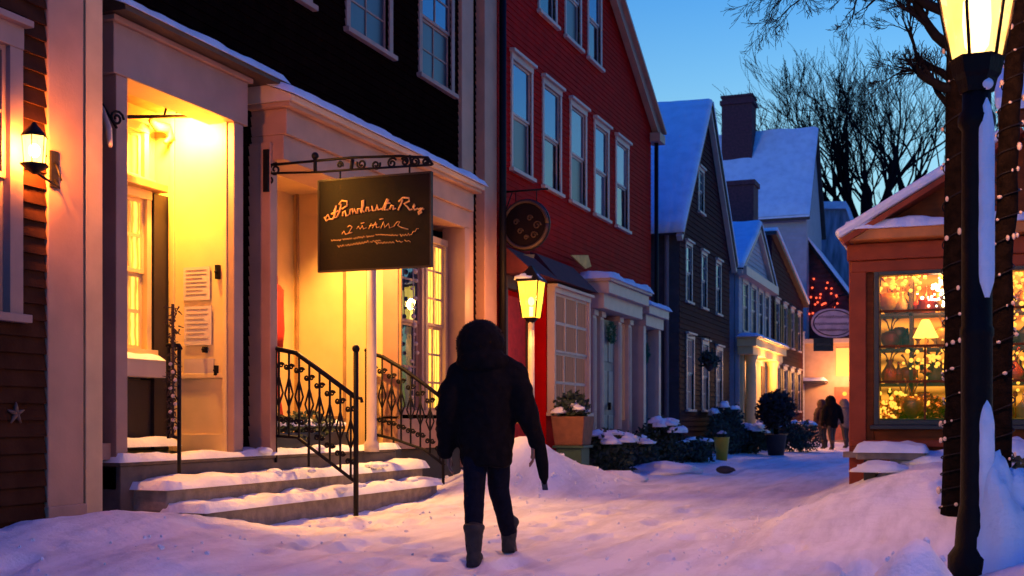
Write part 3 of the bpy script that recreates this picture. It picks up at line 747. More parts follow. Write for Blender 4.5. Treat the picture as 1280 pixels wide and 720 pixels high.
for a in ((170, 480, 230, 477, 5, 7), (240, 474, 296, 470, 5, 7), (306, 468, 375, 458, 6, 7), (384, 458, 430, 454, 5, 7), (440, 446, 572, 452, 4, 8), (584, 452, 640, 448, 8, 8), (640, 450, 692, 408, 7, 10),
          (210, 516, 250, 508, 8, 8), (258, 510, 400, 488, 8, 8), (408, 490, 470, 480, 7, 8), (440, 497, 550, 492, 6, 8), (560, 486, 600, 490, 5, 9), (610, 484, 645, 488, 4, 9)): scrib(*a)
m.build('lettering', GILT, hs)
m = MB()
for x in (x0+.25, x1-.25): m.tube([(x, YS, z1-.01), (x, YS, z1+.09)], .01, 6)
m.build('hanger', IRON, hs)
# small white bracket end at the left of porch one
m = MB(); a = onX(126, 135, -6.95); b = onX(138, 182, -6.60)
m.tube([a, (a+b)/2+Vector((.03, 0, -.02)), b], [.03, .03, .02], 6)
fl = thing('wall_bracket', 'thin white angled bracket with dark scroll left of the first porch', 'bracket', tuple(a))
m.build('arm', WHITE, fl)
m = MB(); m.tube(spiral(onX(146, 148, -6.8), .07, 1.6, 0, Vector((.3, 1, 0)).normalized()), .012, 5); m.tube([onX(128, 130, -6.95), onX(146, 160, -6.8)], .012, 5); m.build('scroll', IRON, fl)

# ================================================================== RED HOUSE
XR = -7.0
rh = thing('red_house', 'tall red clapboard house with a row of five white sash windows', 'house', (XR, 22.4, 0))
fr = street(XR)
ops = []
W1 = [(18.24+1.53*i, 19.12+1.53*i, 5.12, 6.88) for i in range(5)]
W2 = [(19.55, 20.4, 8.1, 9.7), (21.0, 21.85, 8.1, 9.7), (22.4, 23.2, 8.1, 9.7)]
ops = [(a, b, c_-.02, d) for a, b, c_, d in W1+W2]
ridge_u, ridge_z, er, el = 20.7, 11.62, 8.0, 10.0
ua = lambda z: 17.6 if z < el else 17.6+(z-el)/(ridge_z-el)*(ridge_u-17.6)
ub = lambda z: 27.3 if z < er else 27.3-(z-er)/(ridge_z-er)*(27.3-ridge_u)
m = MB(); clapboards(m, fr, 17.6, 27.3, .0, ridge_z, ops, bh=.10, ua=ua, ub=ub, lip=.012)
clapboards(m, frame((0, 27.3, 0), (1, 0, 0), (0, 1, 0)), -14, XR, 0, 8, bh=.2)
pts = [(XR-.14, 17.6, 0), (XR-.14, 27.28, 0), (XR-.14, 27.28, er), (XR-.14, ridge_u, ridge_z), (XR-.14, 17.6, el)]
m.prism(pts, (-8, 0, 0)); m.build('wall', REDSID, rh)
GLASS_B = glass_mat('shaded_glass', (.02, .035, .07), .06, 2.6); GLASS_C = glass_mat('curtained_glass', (.14, .15, .18), .10, 2.4); GLASS_D = glass_mat('dark_glass', (.006, .008, .015), .05, 1.9)
for k_, (a, b, c_, d) in enumerate(W1+W2): window(rh, fr, a, b, c_, d, WHITE, 1, 1, cw=.075, up=(GLASS, GLASS, GLASS_B, GLASS, GLASS_C, GLASS, GLASS_B, GLASS)[k_], lo=(SCREEN, GLASS_D, SCREEN, GLASS_C, GLASS_D, GLASS_D, SCREEN, GLASS_D)[k_])
def slab(a, b, th, x0, x1):  # roof slab between (y,z) points
    a = Vector((0, *a)); b = Vector((0, *b)); d = (b-a).normalized(); n = Vector((0, -d.z, d.y))
    if n.z < 0: n = -n
    return [Vector((x1, 0, 0))+a, Vector((x1, 0, 0))+b, Vector((x1, 0, 0))+b+n*th, Vector((x1, 0, 0))+a+n*th], (x0-x1, 0, 0)
k = (ridge_z-er)/(27.3-ridge_u)
m = MB(); m.prism(*slab((27.75, er-.45*k), (ridge_u, ridge_z), .12, -15, XR+.22)); m.prism(*slab((ridge_u, ridge_z), (17.3, el-.3), .12, -15, XR+.22)); m.build('roof', BROWNWOOD, rh)
m = MB(); m.prism(*slab((27.72, er-.45*k-.24), (ridge_u, ridge_z-.27), .24, XR+.03, XR+.17)); m.prism(*slab((27.76, er-.45*k-.02), (ridge_u, ridge_z-.04), .06, XR+.02, XR+.27)); m.fbox(fr, 27.2, 27.7, -.05, .25, er-.52, er-.32); m.build('rake_board', TRIM, rh)
m = MB(); m.prism(*slab((27.75, er-.45*k+.13), (ridge_u, ridge_z+.13), .08, -15, XR+.22)); m.build('snow_cover', SNOW, rh)
m = MB(); m.tube([(XR+.1, 27.45, 7.6), (XR+.1, 27.45, .1)], .05, 8); m.build('downpipe', IRON, rh); m = MB(); m.tube([(XR+.12, 17.55, 9), (XR+.12, 17.55, .1)], .06, 8); m.build('downpipe', IRON, rh)
# shop bay + hood
fb = street(XR+.42)
GSH = emis('dim_shop_glow', (1, .42, .30), .022, .8, 3, 'Y', .03)
window(rh, fb, 19.15, 21.05, 1.15, 3.15, WHITE, 3, 2, up=GSH, lo=GSH, cw=.07, mut=.05, label='tall white shop bay window with many panes')
m = MB(); m.fbox(fb, 19.05, 21.15, -.42, -.11, .5, 3.3); m.build('bay_body', REDSID, rh)
m = MB(); m.hexa([fb(18.95, -.42, 3.34), fb(21.25, -.42, 3.34), fb(21.25, .15, 3.34), fb(18.95, .15, 3.34), fb(19.1, -.42, 3.85), fb(21.1, -.42, 3.85), fb(21.1, -.30, 3.82), fb(19.1, -.30, 3.82)]); m.build('bay_hood', mat('dark_red_canopy', (.10, .012, .010), .8, .3), rh)
m = MB(); m.hexa([fr(17.66, 0, 3.32), fr(18.92, 0, 3.32), fr(18.92, .6, 3.32), fr(17.66, .6, 3.32), fr(17.66, 0, 3.78), fr(18.92, 0, 3.78), fr(18.92, .12, 3.74), fr(17.66, .12, 3.74)]); m.build('door_canopy', mat('dark_red_canopy', (.10, .012, .010)), rh)
# door by the lantern
m = MB(); m.fbox(fr, 17.75, 18.75, -.02, .06, .1, 3.0); m.build('door', REDCLOTH, rh, bevel=.01)
m = MB(); m.fbox(fr, 17.68, 17.78, -.02, .12, .1, 3.1); m.fbox(fr, 18.75, 18.85, -.02, .12, .1, 3.1); m.fbox(fr, 17.68, 18.85, -.02, .14, 3.1, 3.3); m.build('door_frame', BROWNWOOD, rh)
m = MB(); p = [(18.0, .9), (18.5, .9), (18.5, 1.7), (18.0, 1.7)]; m.fbox(fr, 18.0, 18.5, .061, .068, .95, 1.75); m.build('door_light', G2, rh)
# white portico
m = MB()
fp = street(XR)
PU0, PU1 = 21.75, 24.75
m.fbox(fp, PU0, PU1, 0, .62, 3.40, 3.62); m.fbox(fp, PU0+.08, PU1-.08, 0, .5, 3.12, 3.402); m.fbox(fp, PU0-.06, PU1+.06, 0, .68, 3.62, 3.68)
for u in (PU0+.12, PU0+.62, PU0+1.9, PU1-.34): m.fbox(fp, u, u+.22, .0, .27, .25, 3.125); m.fbox(fp, u-.03, u+.25, 0, .31, .1, .35); m.fbox(fp, u-.03, u+.25, 0, .31, 3.0, 3.11)
m.build('portico', WHITE, rh, bevel=.01)
m = MB(); m.fbox(fp, PU0+.9, PU0+1.85, .0, .18, .25, 3.0); m.build('door', mat('grey_green_door', (.16, .16, .15), .5), rh)
m = MB()
for r_ in range(3):
    for q_ in range(2): m.fbox(fp, PU0+1.0+q_*.40, PU0+1.33+q_*.40, .181, .20, .40+r_*.88, 1.1+r_*.88)
m.build('door_panel', mat('door_panel_paint', (.24, .22, .20), .5), rh, bevel=.01)
m = MB()
for u in (PU0+.12, PU0+.62, PU0+1.9, PU1-.34):
    for q_ in range(3): m.fbox(fp, u+.035+q_*.06, u+.065+q_*.06, .271, .285, .45, 2.95)
m.build('fluting', WHITE, rh)
m = MB(); m.fbox(fp, PU0+1.35, PU0+1.39, .2, .26, 1.2, 1.35); m.build('door_handle', IRON, rh)
m = MB(); m.fbox(fp, PU0+2.2, PU1-.4, .0, .2, 1.0, 3.0); m.build('sidelight', GSH, rh)
m = MB(); m.cap(fp, PU0-.1, PU1+.1, -.0, .72, 3.68, .13, .25, .08, seed=30); m.build('snow_cover', SNOW, rh)
m = MB(); P2 = 25.25
m.fbox(fp, P2, P2+1.8, 0, .5, 3.3, 3.5); m.fbox(fp, P2+.1, P2+1.7, 0, .4, 3.05, 3.302)
for u in (P2+.12, P2+1.48): m.fbox(fp, u, u+.2, .0, .34, .2, 3.06)
m.build('entry_surround', WHITE, rh, bevel=.01)
m = MB(); m.fbox(fp, P2+.4, P2+1.4, .0, .1, .2, 3.0); m.build('door', mat('teal_grey_door', (.10, .13, .15), .5), rh)
m = MB(); m.cap(fp, P2-.08, P2+1.88, 0, .56, 3.5, .10, .25, .08, seed=33); m.build('snow_cover', SNOW, rh)
# wreaths
def wreath(c, r, label):
    rt = MB(); rr = random.Random(int(c[1]*10))
    for k in range(170):
        a = rr.uniform(0, 2*PI); q = r+rr.uniform(-.06, .06)
        p = Vector(c)+Vector((rr.uniform(0, .07), q*math.cos(a), q*math.sin(a)))
        d = Vector((rr.uniform(0, 1), rr.uniform(-1, 1), rr.uniform(-1, 1))).normalized()*.08
        rt.tube([p, p+d], [.012, .004], 4)
    o = tag(rt.build('wreath', mat('wreath_green', (.03, .16, .08), .7)), label, 'wreath', 'door wreaths'); return o
wreath(fp(PU0+1.37, .22, 2.75), .16, 'green wreath on the grey door of the white portico')
wreath(fp(P2+.9, .14, 2.5), .15, 'dark green wreath on the narrow second doorway past the portico')
# cloth banners, the lamp glow on them put into their colour
for lab, q, X, mm in (('cloth pennant with orange lamp glow in its colour, over the glowing post lantern', [(640, 318), (667, 318), (664, 334), (650, 336), (642, 328)], -6.85, mat('orange_glow_cloth', (.75, .20, .02))), ('cloth pennant with yellow lamp glow in its colour, on the red wall above the bay window', [(713, 319), (734, 319), (738, 333), (731, 336)], -6.8, mat('yellow_glow_cloth', (.9, .45, .08)))):
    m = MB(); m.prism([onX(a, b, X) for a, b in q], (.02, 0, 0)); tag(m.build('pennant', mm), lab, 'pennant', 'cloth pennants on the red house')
# round sign
c = Vector((-6.58, 17.75, 4.08))
rs = thing('round_sign', 'round dark carved sign hanging from the red house', 'sign', (c.x, c.y, c.z-.42))
m = MB()
def disc(mb, c, r, th, n=28, wob=0):
    pts = [Vector((c[0]+r*(1+wob*math.sin(5*a*2*PI/n))*math.cos(2*PI*a/n), c[1], c[2]+r*(1+wob*math.sin(5*a*2*PI/n))*math.sin(2*PI*a/n))) for a in range(n)]
    mb.prism(pts, (0, th, 0))
disc(m, c, .41, .06); m.build('disc', BOARD, rs, bevel=.01)
m = MB(); m.tube([c+Vector((.37*math.cos(a*PI/12), -.012, .37*math.sin(a*PI/12))) for a in range(25)], .03, 8); m.build('rim', BROWNWOOD, rs)
m = MB()
for (ax, az, r_) in ((.08, .1, .05), (.2, -.02, .07), (-.08, -.1, .05), (.15, -.17, .06), (.02, -.2, .04), (-.15, .05, .05)):
    m.tube(spiral((c.x+ax, c.y-.01, c.z+az), r_, 1.3, 0, Vector((1, 0, 0)), 14), .012, 5)
m.build('carving', mat('worn_gilt', (.05, .025, .01), .5), rs)
m = MB(); m.tube([(XR, 17.75, 4.62), (-6.2, 17.75, 4.62)], .016, 6); m.tube([(XR, 17.75, 4.3), (-6.9, 17.75, 4.35), (-6.8, 17.75, 4.6)], .01, 6)
for x in (-6.75, -6.4): m.tube([(x, 17.78, 4.62), (x, 17.78, 4.4)], .008, 5)
m.build('bracket', IRON, rs)
# post lantern
b = onD(664, 560, 17.6); lx, ly = b.x, b.y; lc = onD(657, 374, 17.6)
pl = thing('post_lantern', 'glowing square lantern on a cream post before the red house', 'lamp post', (lx, ly, gh(lx, ly)))
m = MB(); m.tube([(lx, ly, gh(lx, ly)-.2), (lx, ly, 2.46)], [.055, .045], 10); m.lathe((lx, ly, gh(lx, ly)), [(.09, -.1), (.09, .5), (.05, .6)], 10); m.build('post', mat('cream_post', (.75, .6, .4), .5), pl)
z0_ = 2.50
m = MB(); m.lathe((lx, ly, z0_), [(.05, -.08), (.10, -.02), (.12, 0)], 4, off=PI/4); m.lathe((lx, ly, z0_+.52), [(.27, 0), (.24, .04), (.08, .18), (.03, .24)], 4, off=PI/4, sm=False)
for k in range(4):
    a = PI/4+k*PI/2; m.tube([(lx+.15*math.cos(a), ly+.15*math.sin(a), z0_), (lx+.23*math.cos(a), ly+.23*math.sin(a), z0_+.52)], .012, 5)
m.build('lantern_frame', IRON, pl)
m = MB(); m.lathe((lx, ly, z0_), [(.15, 0), (.225, .52)], 4, off=PI/4, sm=False); m.build('glass', frosted('amber_post_glass', (1, .42, .03), .45), pl)
m = MB(); m.tube([(lx, ly, z0_+.02), (lx, ly, z0_+.16)], .03, 8); m.ball((lx, ly, z0_+.24), .05, 10, 8, (1, 1, 1.3)); m.build('bulb', emis('warm_bulb', (1, .5, .1), 2.5), pl)
m = MB(); snowlump(m, (lx-.05, ly, z0_+.56), .2, .2, .1, 4); m.build('snow_cover', SNOW, pl)
point('post_lantern_light', (lx, ly, z0_+.26), 70, (1, .42, .10), .08)
# shop box planter on its stand
c = onX(716, 537, -6.2)
pb = thing('planter_box', 'terracotta coloured square planter heaped with snow below the bay window', 'planter', (c.x, c.y, .1))
m = MB(); m.hexa([(c.x-.24, c.y-.24, .58), (c.x+.24, c.y-.24, .58), (c.x+.24, c.y+.24, .58), (c.x-.24, c.y+.24, .58), (c.x-.29, c.y-.29, 1.06), (c.x+.29, c.y-.29, 1.06), (c.x+.29, c.y+.29, 1.06), (c.x-.29, c.y+.29, 1.06)]); m.build('box', POTM, pb, bevel=.015)
m = MB(); m.box(c.x-.22, c.x+.22, c.y-.22, c.y+.22, 0.0, .54); m.box(c.x-.27, c.x+.27, c.y-.27, c.y+.27, .535, .58); m.build('stand', GREENP, pb, bevel=.01)
m = MB(); clump(m, (c.x, c.y, 1.2), .28, .28, .25, 500, .1, 8); m.build('foliage', LEAF, pb)
m = MB()
for k in range(9): snowlump(m, (c.x+random.uniform(-.22, .22), c.y+random.uniform(-.22, .22), 1.08+random.uniform(0, .15)), .12, .12, .09, k+40)
m.build('snow_cover', SNOW, pb)

# bushes along the left frontages
def bush(c, rx, ry, rz, label, seed, n=1500, snow=14, name='bush', leaf=LEAF, grp='snow-laden bushes along the left frontages', lsize=.10):
    rt = thing(name, label, 'bush', (c[0], c[1], c[2]), grp)
    m = MB(); clump(m, (c[0], c[1], c[2]+rz*.9), rx, ry, rz, n, lsize, seed)
    rr = random.Random(seed)
    for k in range(26):
        a = rr.uniform(0, 2*PI); e = Vector((c[0]+rx*.8*math.cos(a), c[1]+ry*.8*math.sin(a), c[2]+rz*rr.uniform(.8, 1.8)))
        m.tube([(c[0], c[1], c[2]), (Vector((c[0], c[1], c[2]+rz*.6))+e)/2, e], [.015, .01, .004], 4)
    m.build('foliage', leaf, rt)
    m = MB()
    for k in range(snow):
        a = rr.uniform(0, 2*PI); q = math.sqrt(rr.random())*.85
        snowlump(m, (c[0]+rx*q*math.cos(a), c[1]+ry*q*math.sin(a), c[2]+rz*(.9+math.sqrt(max(0, 1-q*q))*.92)), rx*rr.uniform(.2, .42), ry*rr.uniform(.2, .4), rz*rr.uniform(.14, .3), seed*7+k)
    m.build('snow_cover', SNOW, rt); return rt
bush((-6.1, 20.6, .0), .5, .9, .42, 'wide low bush under heavy snow right of the terracotta planter', 3, 2200, 20)
bush((-6.2, 22.6, .0), .5, .8, .36, 'snow-laden bush in front of the white portico steps', 4, 1600, 14)
bush((-6.2, 24.9, .0), .55, .9, .52, 'rounded bush with a single smooth dome of snow before the second doorway', 5, 1500, 10)
bush((-6.0, 27.2, .0), .5, .9, .3, 'low snowy bush at the far corner of the red house', 6, 1200, 9)
m = MB(); snowlump(m, (-5.6, 18.9, .0), .6, .5, .18, 77, 26, 10); snowlump(m, (-5.5, 22.2, .0), .8, .9, .2, 78, 26, 10); 
o = m.build('snowbank', SNOW); tag(o, kind='structure')

# ================================================================== PLUM HOUSE
ph = thing('plum_gabled_house', 'dark plum gabled house with snowy roof beyond the red house', 'house', (-7, 33.6, 0))
fr = street(-7.0); u0, u1, zr, ze = 30.2, 37.0, 9.85, 6.05; uc = 33.45
ua = lambda z: u0 if z < ze else u0+(z-ze)/(zr-ze)*(uc-u0); ub = lambda z: u1 if z < ze else u1-(z-ze)/(zr-ze)*(u1-uc)
WP = [(30.95, 31.6, 4.15, 5.6), (32.9, 33.5, 4.15, 5.6), (34.9, 35.55, 4.15, 5.6)]; WQ = [(31.05, 31.85, 1.3, 3.15), (33.0, 33.75, 1.3, 3.1), (34.95, 35.75, 1.3, 3.05)]; WG = [(32.5, 33.1, 6.75, 7.85)]
m = MB(); clapboards(m, fr, u0, u1, 0, zr, [(a, b, c_-.02, d) for a, b, c_, d in WP+WQ+WG], bh=.14, ua=ua, ub=ub)
m.prism([(-7.14, u0, 0), (-7.14, u1, 0), (-7.14, u1, ze), (-7.14, uc, zr), (-7.14, u0, ze)], (-9, 0, 0)); m.build('wall', BROWNSID, ph)
m = MB(); clapboards(m, facing(u0), -16, -7.0, 0, ze-.05, bh=.14, depth=.02); m.build('side_wall', GREYSID, ph)
DIM = emis('dim_pane', (.35, .25, .35), .02, .3, 3, 'Y', .05)
for w_ in WP+WG: window(ph, fr, *w_, WHITE, 1, 2, cw=.07)
for w_ in WQ: window(ph, fr, *w_, WHITE, 2, 2, cw=.09, up=DIM, lo=DIM)
k1 = (zr-ze)/(uc-u0)
def gable_roof(parent, X, Xb, u0, uc, u1, ze, zr, snow=.10, over=.3, th=.12, trim=WHITE, mt=BROWNWOOD, ov=.2):
    ka = (zr-ze)/(uc-u0); kb = (zr-ze)/(u1-uc)
    m = MB(); m.prism(*slab((u0-over, ze-over*ka), (uc, zr), th, Xb, X+ov)); m.prism(*slab((uc, zr), (u1+over, ze-over*kb), th, Xb, X+ov)); m.build('roof', mt, parent)
    m = MB(); m.prism(*slab((u0-over, ze-over*ka-.16), (uc, zr-.18), .17, X+.025, X+ov-.03)); m.prism(*slab((uc, zr-.18), (u1+over, ze-over*kb-.16), .17, X+.025, X+ov-.03)); m.build('rake_board', trim, parent)
    # snow as an uneven sheet on both slopes
    m = MB()
    for (ya, za, yb, zb) in ((u0-over-.03, ze-over*ka, uc, zr), (u1+over+.03, ze-over*kb, uc, zr)):
        L_ = 26; n = 14; vs = []
        nrm = Vector((0, -(zb-za), yb-ya)).normalized()
        if nrm.z < 0: nrm = -nrm
        for i in range(L_+1):
            for j in range(n+1):
                x = X+ov+.02+(Xb-X-ov)*(i/L_)**1.4; t = j/n
                p = Vector((x, ya+(yb-ya)*t, za+(zb-za)*t))
                e = .35 if (i == 0 or j == 0) else 1
                h = th+snow*e*(1+.5*noise.noise(p*.9)+.3*noise.noise(p*2.7))
                vs.append(p+nrm*h)
        q = len(vs); vs += [Vector((X+ov+.02, ya, za))+nrm*(th*.6), Vector((Xb, ya, za))+nrm*(th*.6)]
        fs = [(i*(n+1)+j, (i+1)*(n+1)+j, (i+1)*(n+1)+j+1, i*(n+1)+j+1) for i in range(L_) for j in range(n)]
        # skirts
        for i in range(L_):
            a = i*(n+1); b_ = (i+1)*(n+1); vs += [vs[a]-nrm*snow*.9, vs[b_]-nrm*snow*.9]; fs.append((a, b_, len(vs)-1, len(vs)-2))
        for j in range(n):
            vs += [vs[j]-nrm*snow*.9, vs[j+1]-nrm*snow*.9]; fs.append((j, j+1, len(vs)-1, len(vs)-2))
        m.add(vs, fs, True)
    m.build('snow_cover', SNOW, parent)
gable_roof(ph, -7.0, -16, u0, uc, u1, ze, zr)
m = MB(); m.tube([(-7.25, 30.1, 6.0), (-7.3, 30.12, 5.7), (-7.3, 30.12, .3)], .06, 8); m.build('downpipe', TRIMP, ph)
# flower basket, dark planting, bucket, ball
hb = thing('hanging_basket', 'dark hanging basket with trailing plants on the plum house', 'basket', tuple(onX(887, 462, -6.4)))
c = onX(887, 450, -6.4); m = MB(); clump(m, c, .25, .35, .2, 300, .12, 21); m.build('foliage', LEAF, hb)
m = MB(); m.lathe(c+Vector((0, 0, -.3)), [(.02, 0), (.12, .1), (.2, .28)], 12); m.build('pot', BROWNWOOD, hb)
m = MB(); m.tube([c, c+Vector((0, 0, .6)), c+Vector((-.6, 0, .65))], .012, 5); m.build('bracket', IRON, hb)
bush((-6.35, 33.2, 0), .45, 1.5, .75, 'tall dark evergreen bush against the plum house windows', 12, 2600, 5)
bush((-6.1, 35.2, 0), .6, 1.0, .45, 'tangled dark bush dotted with snow behind the yellow bucket', 13, 1800, 16)
bush((-6.0, 38.0, 0), .6, 1.1, .5, 'dark bush with white flecks left of the lit portico', 14, 1500, 12)
c = onZ(902, 588, .02); c = onX(902, 575, -5.75)
bk = thing('bucket', 'bright yellow bucket standing in the snow among dark bushes', 'bucket', (c.x, c.y, .0))
m = MB(); m.lathe((c.x, c.y, 0), [(.11, -.02), (.16, .55), (.17, .58), (.14, .56), (.1, .1)], 16, 1.2, 1.2); m.build('pail', YELLOW, bk)
m = MB(); clump(m, (c.x, c.y, .7), .2, .2, .15, 160, .09, 3); m.build('sprigs', LEAF, bk)
m = MB(); snowlump(m, (c.x, c.y, .66), .14, .14, .09, 3); m.build('snow_cover', SNOW, bk)
c = onZ(906, 590, .03); m = MB(); m.ball((c.x, c.y, .07), .13, 8, 6, (1.3, 1, .6)); snowlump(m, (c.x+.1, c.y, .05), .1, .1, .07, 2)
tag(m.build('stone', mat('dark_stone', (.03, .03, .04), .8)), 'small dark stone lying alone on the snowy road edge', 'stone')

# ================================================================== WHITE PEDIMENT HOUSE
wh = thing('pediment_house', 'small pale house with white pediment and a glowing portico', 'house', (-7, 42, 0))
u0, u1, uc, ze, zr = 38.6, 45.2, 41.9, 5.95, 7.7; fr = street(-7.0)
ua = lambda z: u0 if z < ze else u0+(z-ze)/(zr-ze)*(uc-u0); ub = lambda z: u1 if z < ze else u1-(z-ze)/(zr-ze)*(u1-uc)
WU = [(39.3, 40.2, 3.95, 5.5), (40.9, 41.8, 3.95, 5.5), (42.4, 43.2, 3.95, 5.5), (43.8, 44.6, 3.95, 5.5)]
m = MB(); clapboards(m, fr, u0, u1, 0, zr, [(a, b, c_-.02, d) for a, b, c_, d in WU], bh=.16, ua=ua, ub=ub)
m.prism([(-7.14, u0, 0), (-7.14, u1, 0), (-7.14, u1, ze), (-7.14, uc, zr), (-7.14, u0, ze)], (-8, 0, 0)); m.build('wall', PALEWALL, wh)
for w_ in WU: window(wh, fr, *w_, WHITE, 2, 2, cw=.12)
gable_roof(wh, -7.0, -15, u0, uc, u1, ze, zr)
m = MB(); m.fbox(fr, u0-.1, u1+.1, -.02, .28, ze-.3, ze-.02); m.build('cornice', WHITE, wh)
m = MB(); m.fbox(fr, 38.3, 44.9, 0, .62, 3.35, 3.6); m.fbox(fr, 38.4, 44.8, 0, .5, 3.1, 3.352); m.fbox(fr, 38.2, 45, 0, .7, 3.6, 3.66)
for u in (38.9, 43.5): m.lathe(fr(u+.25, .3, .1), [(.26, 0), (.26, .2), (.19, .25), (.17, 2.8), (.22, 2.9), (.24, 3.0)], 14)
for u in (38.75, 44.2): m.fbox(fr, u, u+.4, 0, .12, .1, 3.1)
m.build('portico', CREAM, wh, bevel=.01)
m = MB(); m.fbox(fr, 40.0, 42.6, .01, .06, .9, 3.0); m.build('shop_window', emis('shop_glow', (1, .42, .12), .16, .8, 4, 'Y'), wh)
m = MB(); m.fbox(fr, 42.7, 43.4, .01, .08, .1, 2.9); m.build('door', BROWNWOOD, wh)
m = MB(); m.cap(fr, 38.1, 45.1, 0, .75, 3.66, .1, .3, .12, seed=44); m.build('snow_cover', SNOW, wh)
point('portico_light', (-6.35, 40.3, 2.75), 26, (1, .45, .12), .1); point('portico_light_far', (-6.3, 42.9, 2.7), 26, (1, .45, .12), .1)
m = MB(); m.box(-6.6, -6.5, 43.0, 43.6, .1, 1.1); tag(m.build('sandwich_board', emis('glow_board', (1, .85, .6), .14)), 'glowing white board standing at the foot of the lit portico column', 'sign')  # glow put into the board itself, which is no lamp
# topiary
c = onX(970, 513, -5.2)
tp = thing('topiary_tree', 'round ball topiary on a stem in a pot by the lit portico', 'tree', (c.x, c.y, 0))
m = MB(); clump(m, (c.x, c.y, c.z), .52, .52, .52, 2600, .12, 51); m.build('crown', mat('dry_leaf', (.03, .022, .018), .8, .4), tp)
m = MB(); m.tube([(c.x, c.y, .3), (c.x, c.y, c.z)], [.07, .05], 8); m.build('trunk', BARK, tp)
m = MB(); m.lathe((c.x, c.y, 0), [(.22, 0), (.3, .55), (.33, .6), (.25, .55)], 14); m.build('pot', BROWNWOOD, tp)
bush((onX(1000, 540, -5.0).x, onX(1000, 540, -5.0).y, 0), .65, .9, .5, 'dark round bush between the topiary and the distant walkers', 55, 1600, 4)

# ================================================================== SHUTTERED HOUSE
sh = thing('shuttered_house', 'brown house with rows of dark shutters beyond the lit portico', 'house', (-7, 50, 0))
fr = street(-7.0)
W = [(46.3+2.05*i, 47.1+2.05*i, 4.0, 5.5) for i in range(4)]; Wb = [(46.3+2.05*i, 47.1+2.05*i, 1.4, 3.0) for i in range(4)]
zt = lambda z: 45.4+(7.9-z)/(7.9-6.1)*8.9
m = MB(); clapboards(m, fr, 45.4, 54.3, 0, 7.9, [(a, b, c_-.02, d) for a, b, c_, d in W+Wb], bh=.18, ub=lambda z: 54.3 if z < 6.1 else zt(z))
m.prism([(-7.14, 45.4, 0), (-7.14, 54.3, 0), (-7.14, 54.3, 6.1), (-7.14, 45.4, 7.9)], (-7, 0, 0)); m.build('wall', BROWNSID, sh)
for i, w_ in enumerate(W+Wb):
    window(sh, fr, *w_, WHITE, 1, 2, cw=.12)
    for s in (0, 1):
        m = MB(); a = w_[0]-.55 if s == 0 else w_[1]+.14; m.fbox(fr, a, a+.4, .005, .06, w_[2], w_[3])
        for k in range(12): m.fbox(fr, a+.04, a+.36, .062, .075, w_[2]+.05+k*.11, w_[2]+.11+k*.11)
        m.build('shutter', IRON, sh)
m = MB(); m.prism(*slab((54.7, 6.02), (45.3, 7.92), .14, -14, -6.8)); m.build('roof', BROWNWOOD, sh)
m = MB(); m.prism(*slab((54.72, 6.17), (45.3, 8.07), .12, -14, -6.76)); m.build('snow_cover', SNOW, sh)
m = MB(); c = onD(923, 283, 46)
p0 = onY(905, 284, 47.5); p1 = onY(942, 230, 47.5)
m.box(p0.x, p1.x, 47.5, 48.6, 6.0, p1.z); m.box(p0.x-.06, p1.x+.06, 47.44, 48.66, p1.z, p1.z+.18); m.build('chimney', BRICK, sh)

# ================================================================== TALL WHITE HOUSE BEHIND, RED GABLE, GREY HOUSE, PEACH HOUSE
th_ = thing('tall_white_house', 'large pale house with broad snowy roof and brick chimney behind the row', 'house', (-10, 60, 0))
YW = 57.0; p0 = onY(880, 272, YW); p1 = onY(1008, 272, YW); zt_ = onY(950, 172, YW+3).z; zE = p1.z
fw_ = facing(YW)
Wt = [(p1.x-3.6+1.7*i, p1.x-2.9+1.7*i, z, z+1.3) for i in range(2) for z in (5.0, 8.0)]
m = MB(); clapboards(m, fw_, p0.x, p1.x, 0, zE, [(a, b, c_-.02, d) for a, b, c_, d in Wt], bh=.2)
m.prism([(p0.x, YW+.14, 0), (p0.x, YW+6, 0), (p0.x, YW+6, zE), (p0.x, YW+3, zt_), (p0.x, YW+.14, zE)], (p1.x-p0.x, 0, 0)); m.build('wall', PALEWALL, th_)
for w_ in Wt: window(th_, fw_, *w_, WHITE, 2, 2)
m = MB(); m.prism([(p0.x-.3, YW-.35, zE-.15), (p0.x-.3, YW+3, zt_), (p0.x-.3, YW+3, zt_+.15), (p0.x-.3, YW-.35, zE)], (p1.x-p0.x+.5, 0, 0)); m.prism([(p0.x-.3, YW+3, zt_), (p0.x-.3, YW+6.3, zE-.15), (p0.x-.3, YW+6.3, zE), (p0.x-.3, YW+3, zt_+.15)], (p1.x-p0.x+.5, 0, 0)); m.build('roof', BROWNWOOD, th_)
m = MB(); L_ = 30
vs = []; 
for i in range(L_+1):
    for j in range(15):
        t = j/14; x = p0.x-.3+(p1.x-p0.x+.5)*i/L_; p = Vector((x, YW-.38+3.38*t, zE+.02+(zt_-zE+.14)*t)); e = .4 if i in (0, L_) or j == 0 else 1
        vs.append(p+Vector((0, -.2, .3)).normalized()*.18*e*(1+.5*noise.noise(p*.8)))
m.add(vs, [(i*15+j, (i+1)*15+j, (i+1)*15+j+1, i*15+j+1) for i in range(L_) for j in range(14)], True)
m.prism([(p0.x-.3, YW-.4, zE-.02), (p0.x-.3, YW+3, zt_+.155), (p0.x-.3, YW+3, zt_+.2), (p0.x-.3, YW-.4, zE+.05)], (p1.x-p0.x+.5, 0, 0))
m.build('snow_cover', SNOW, th_)
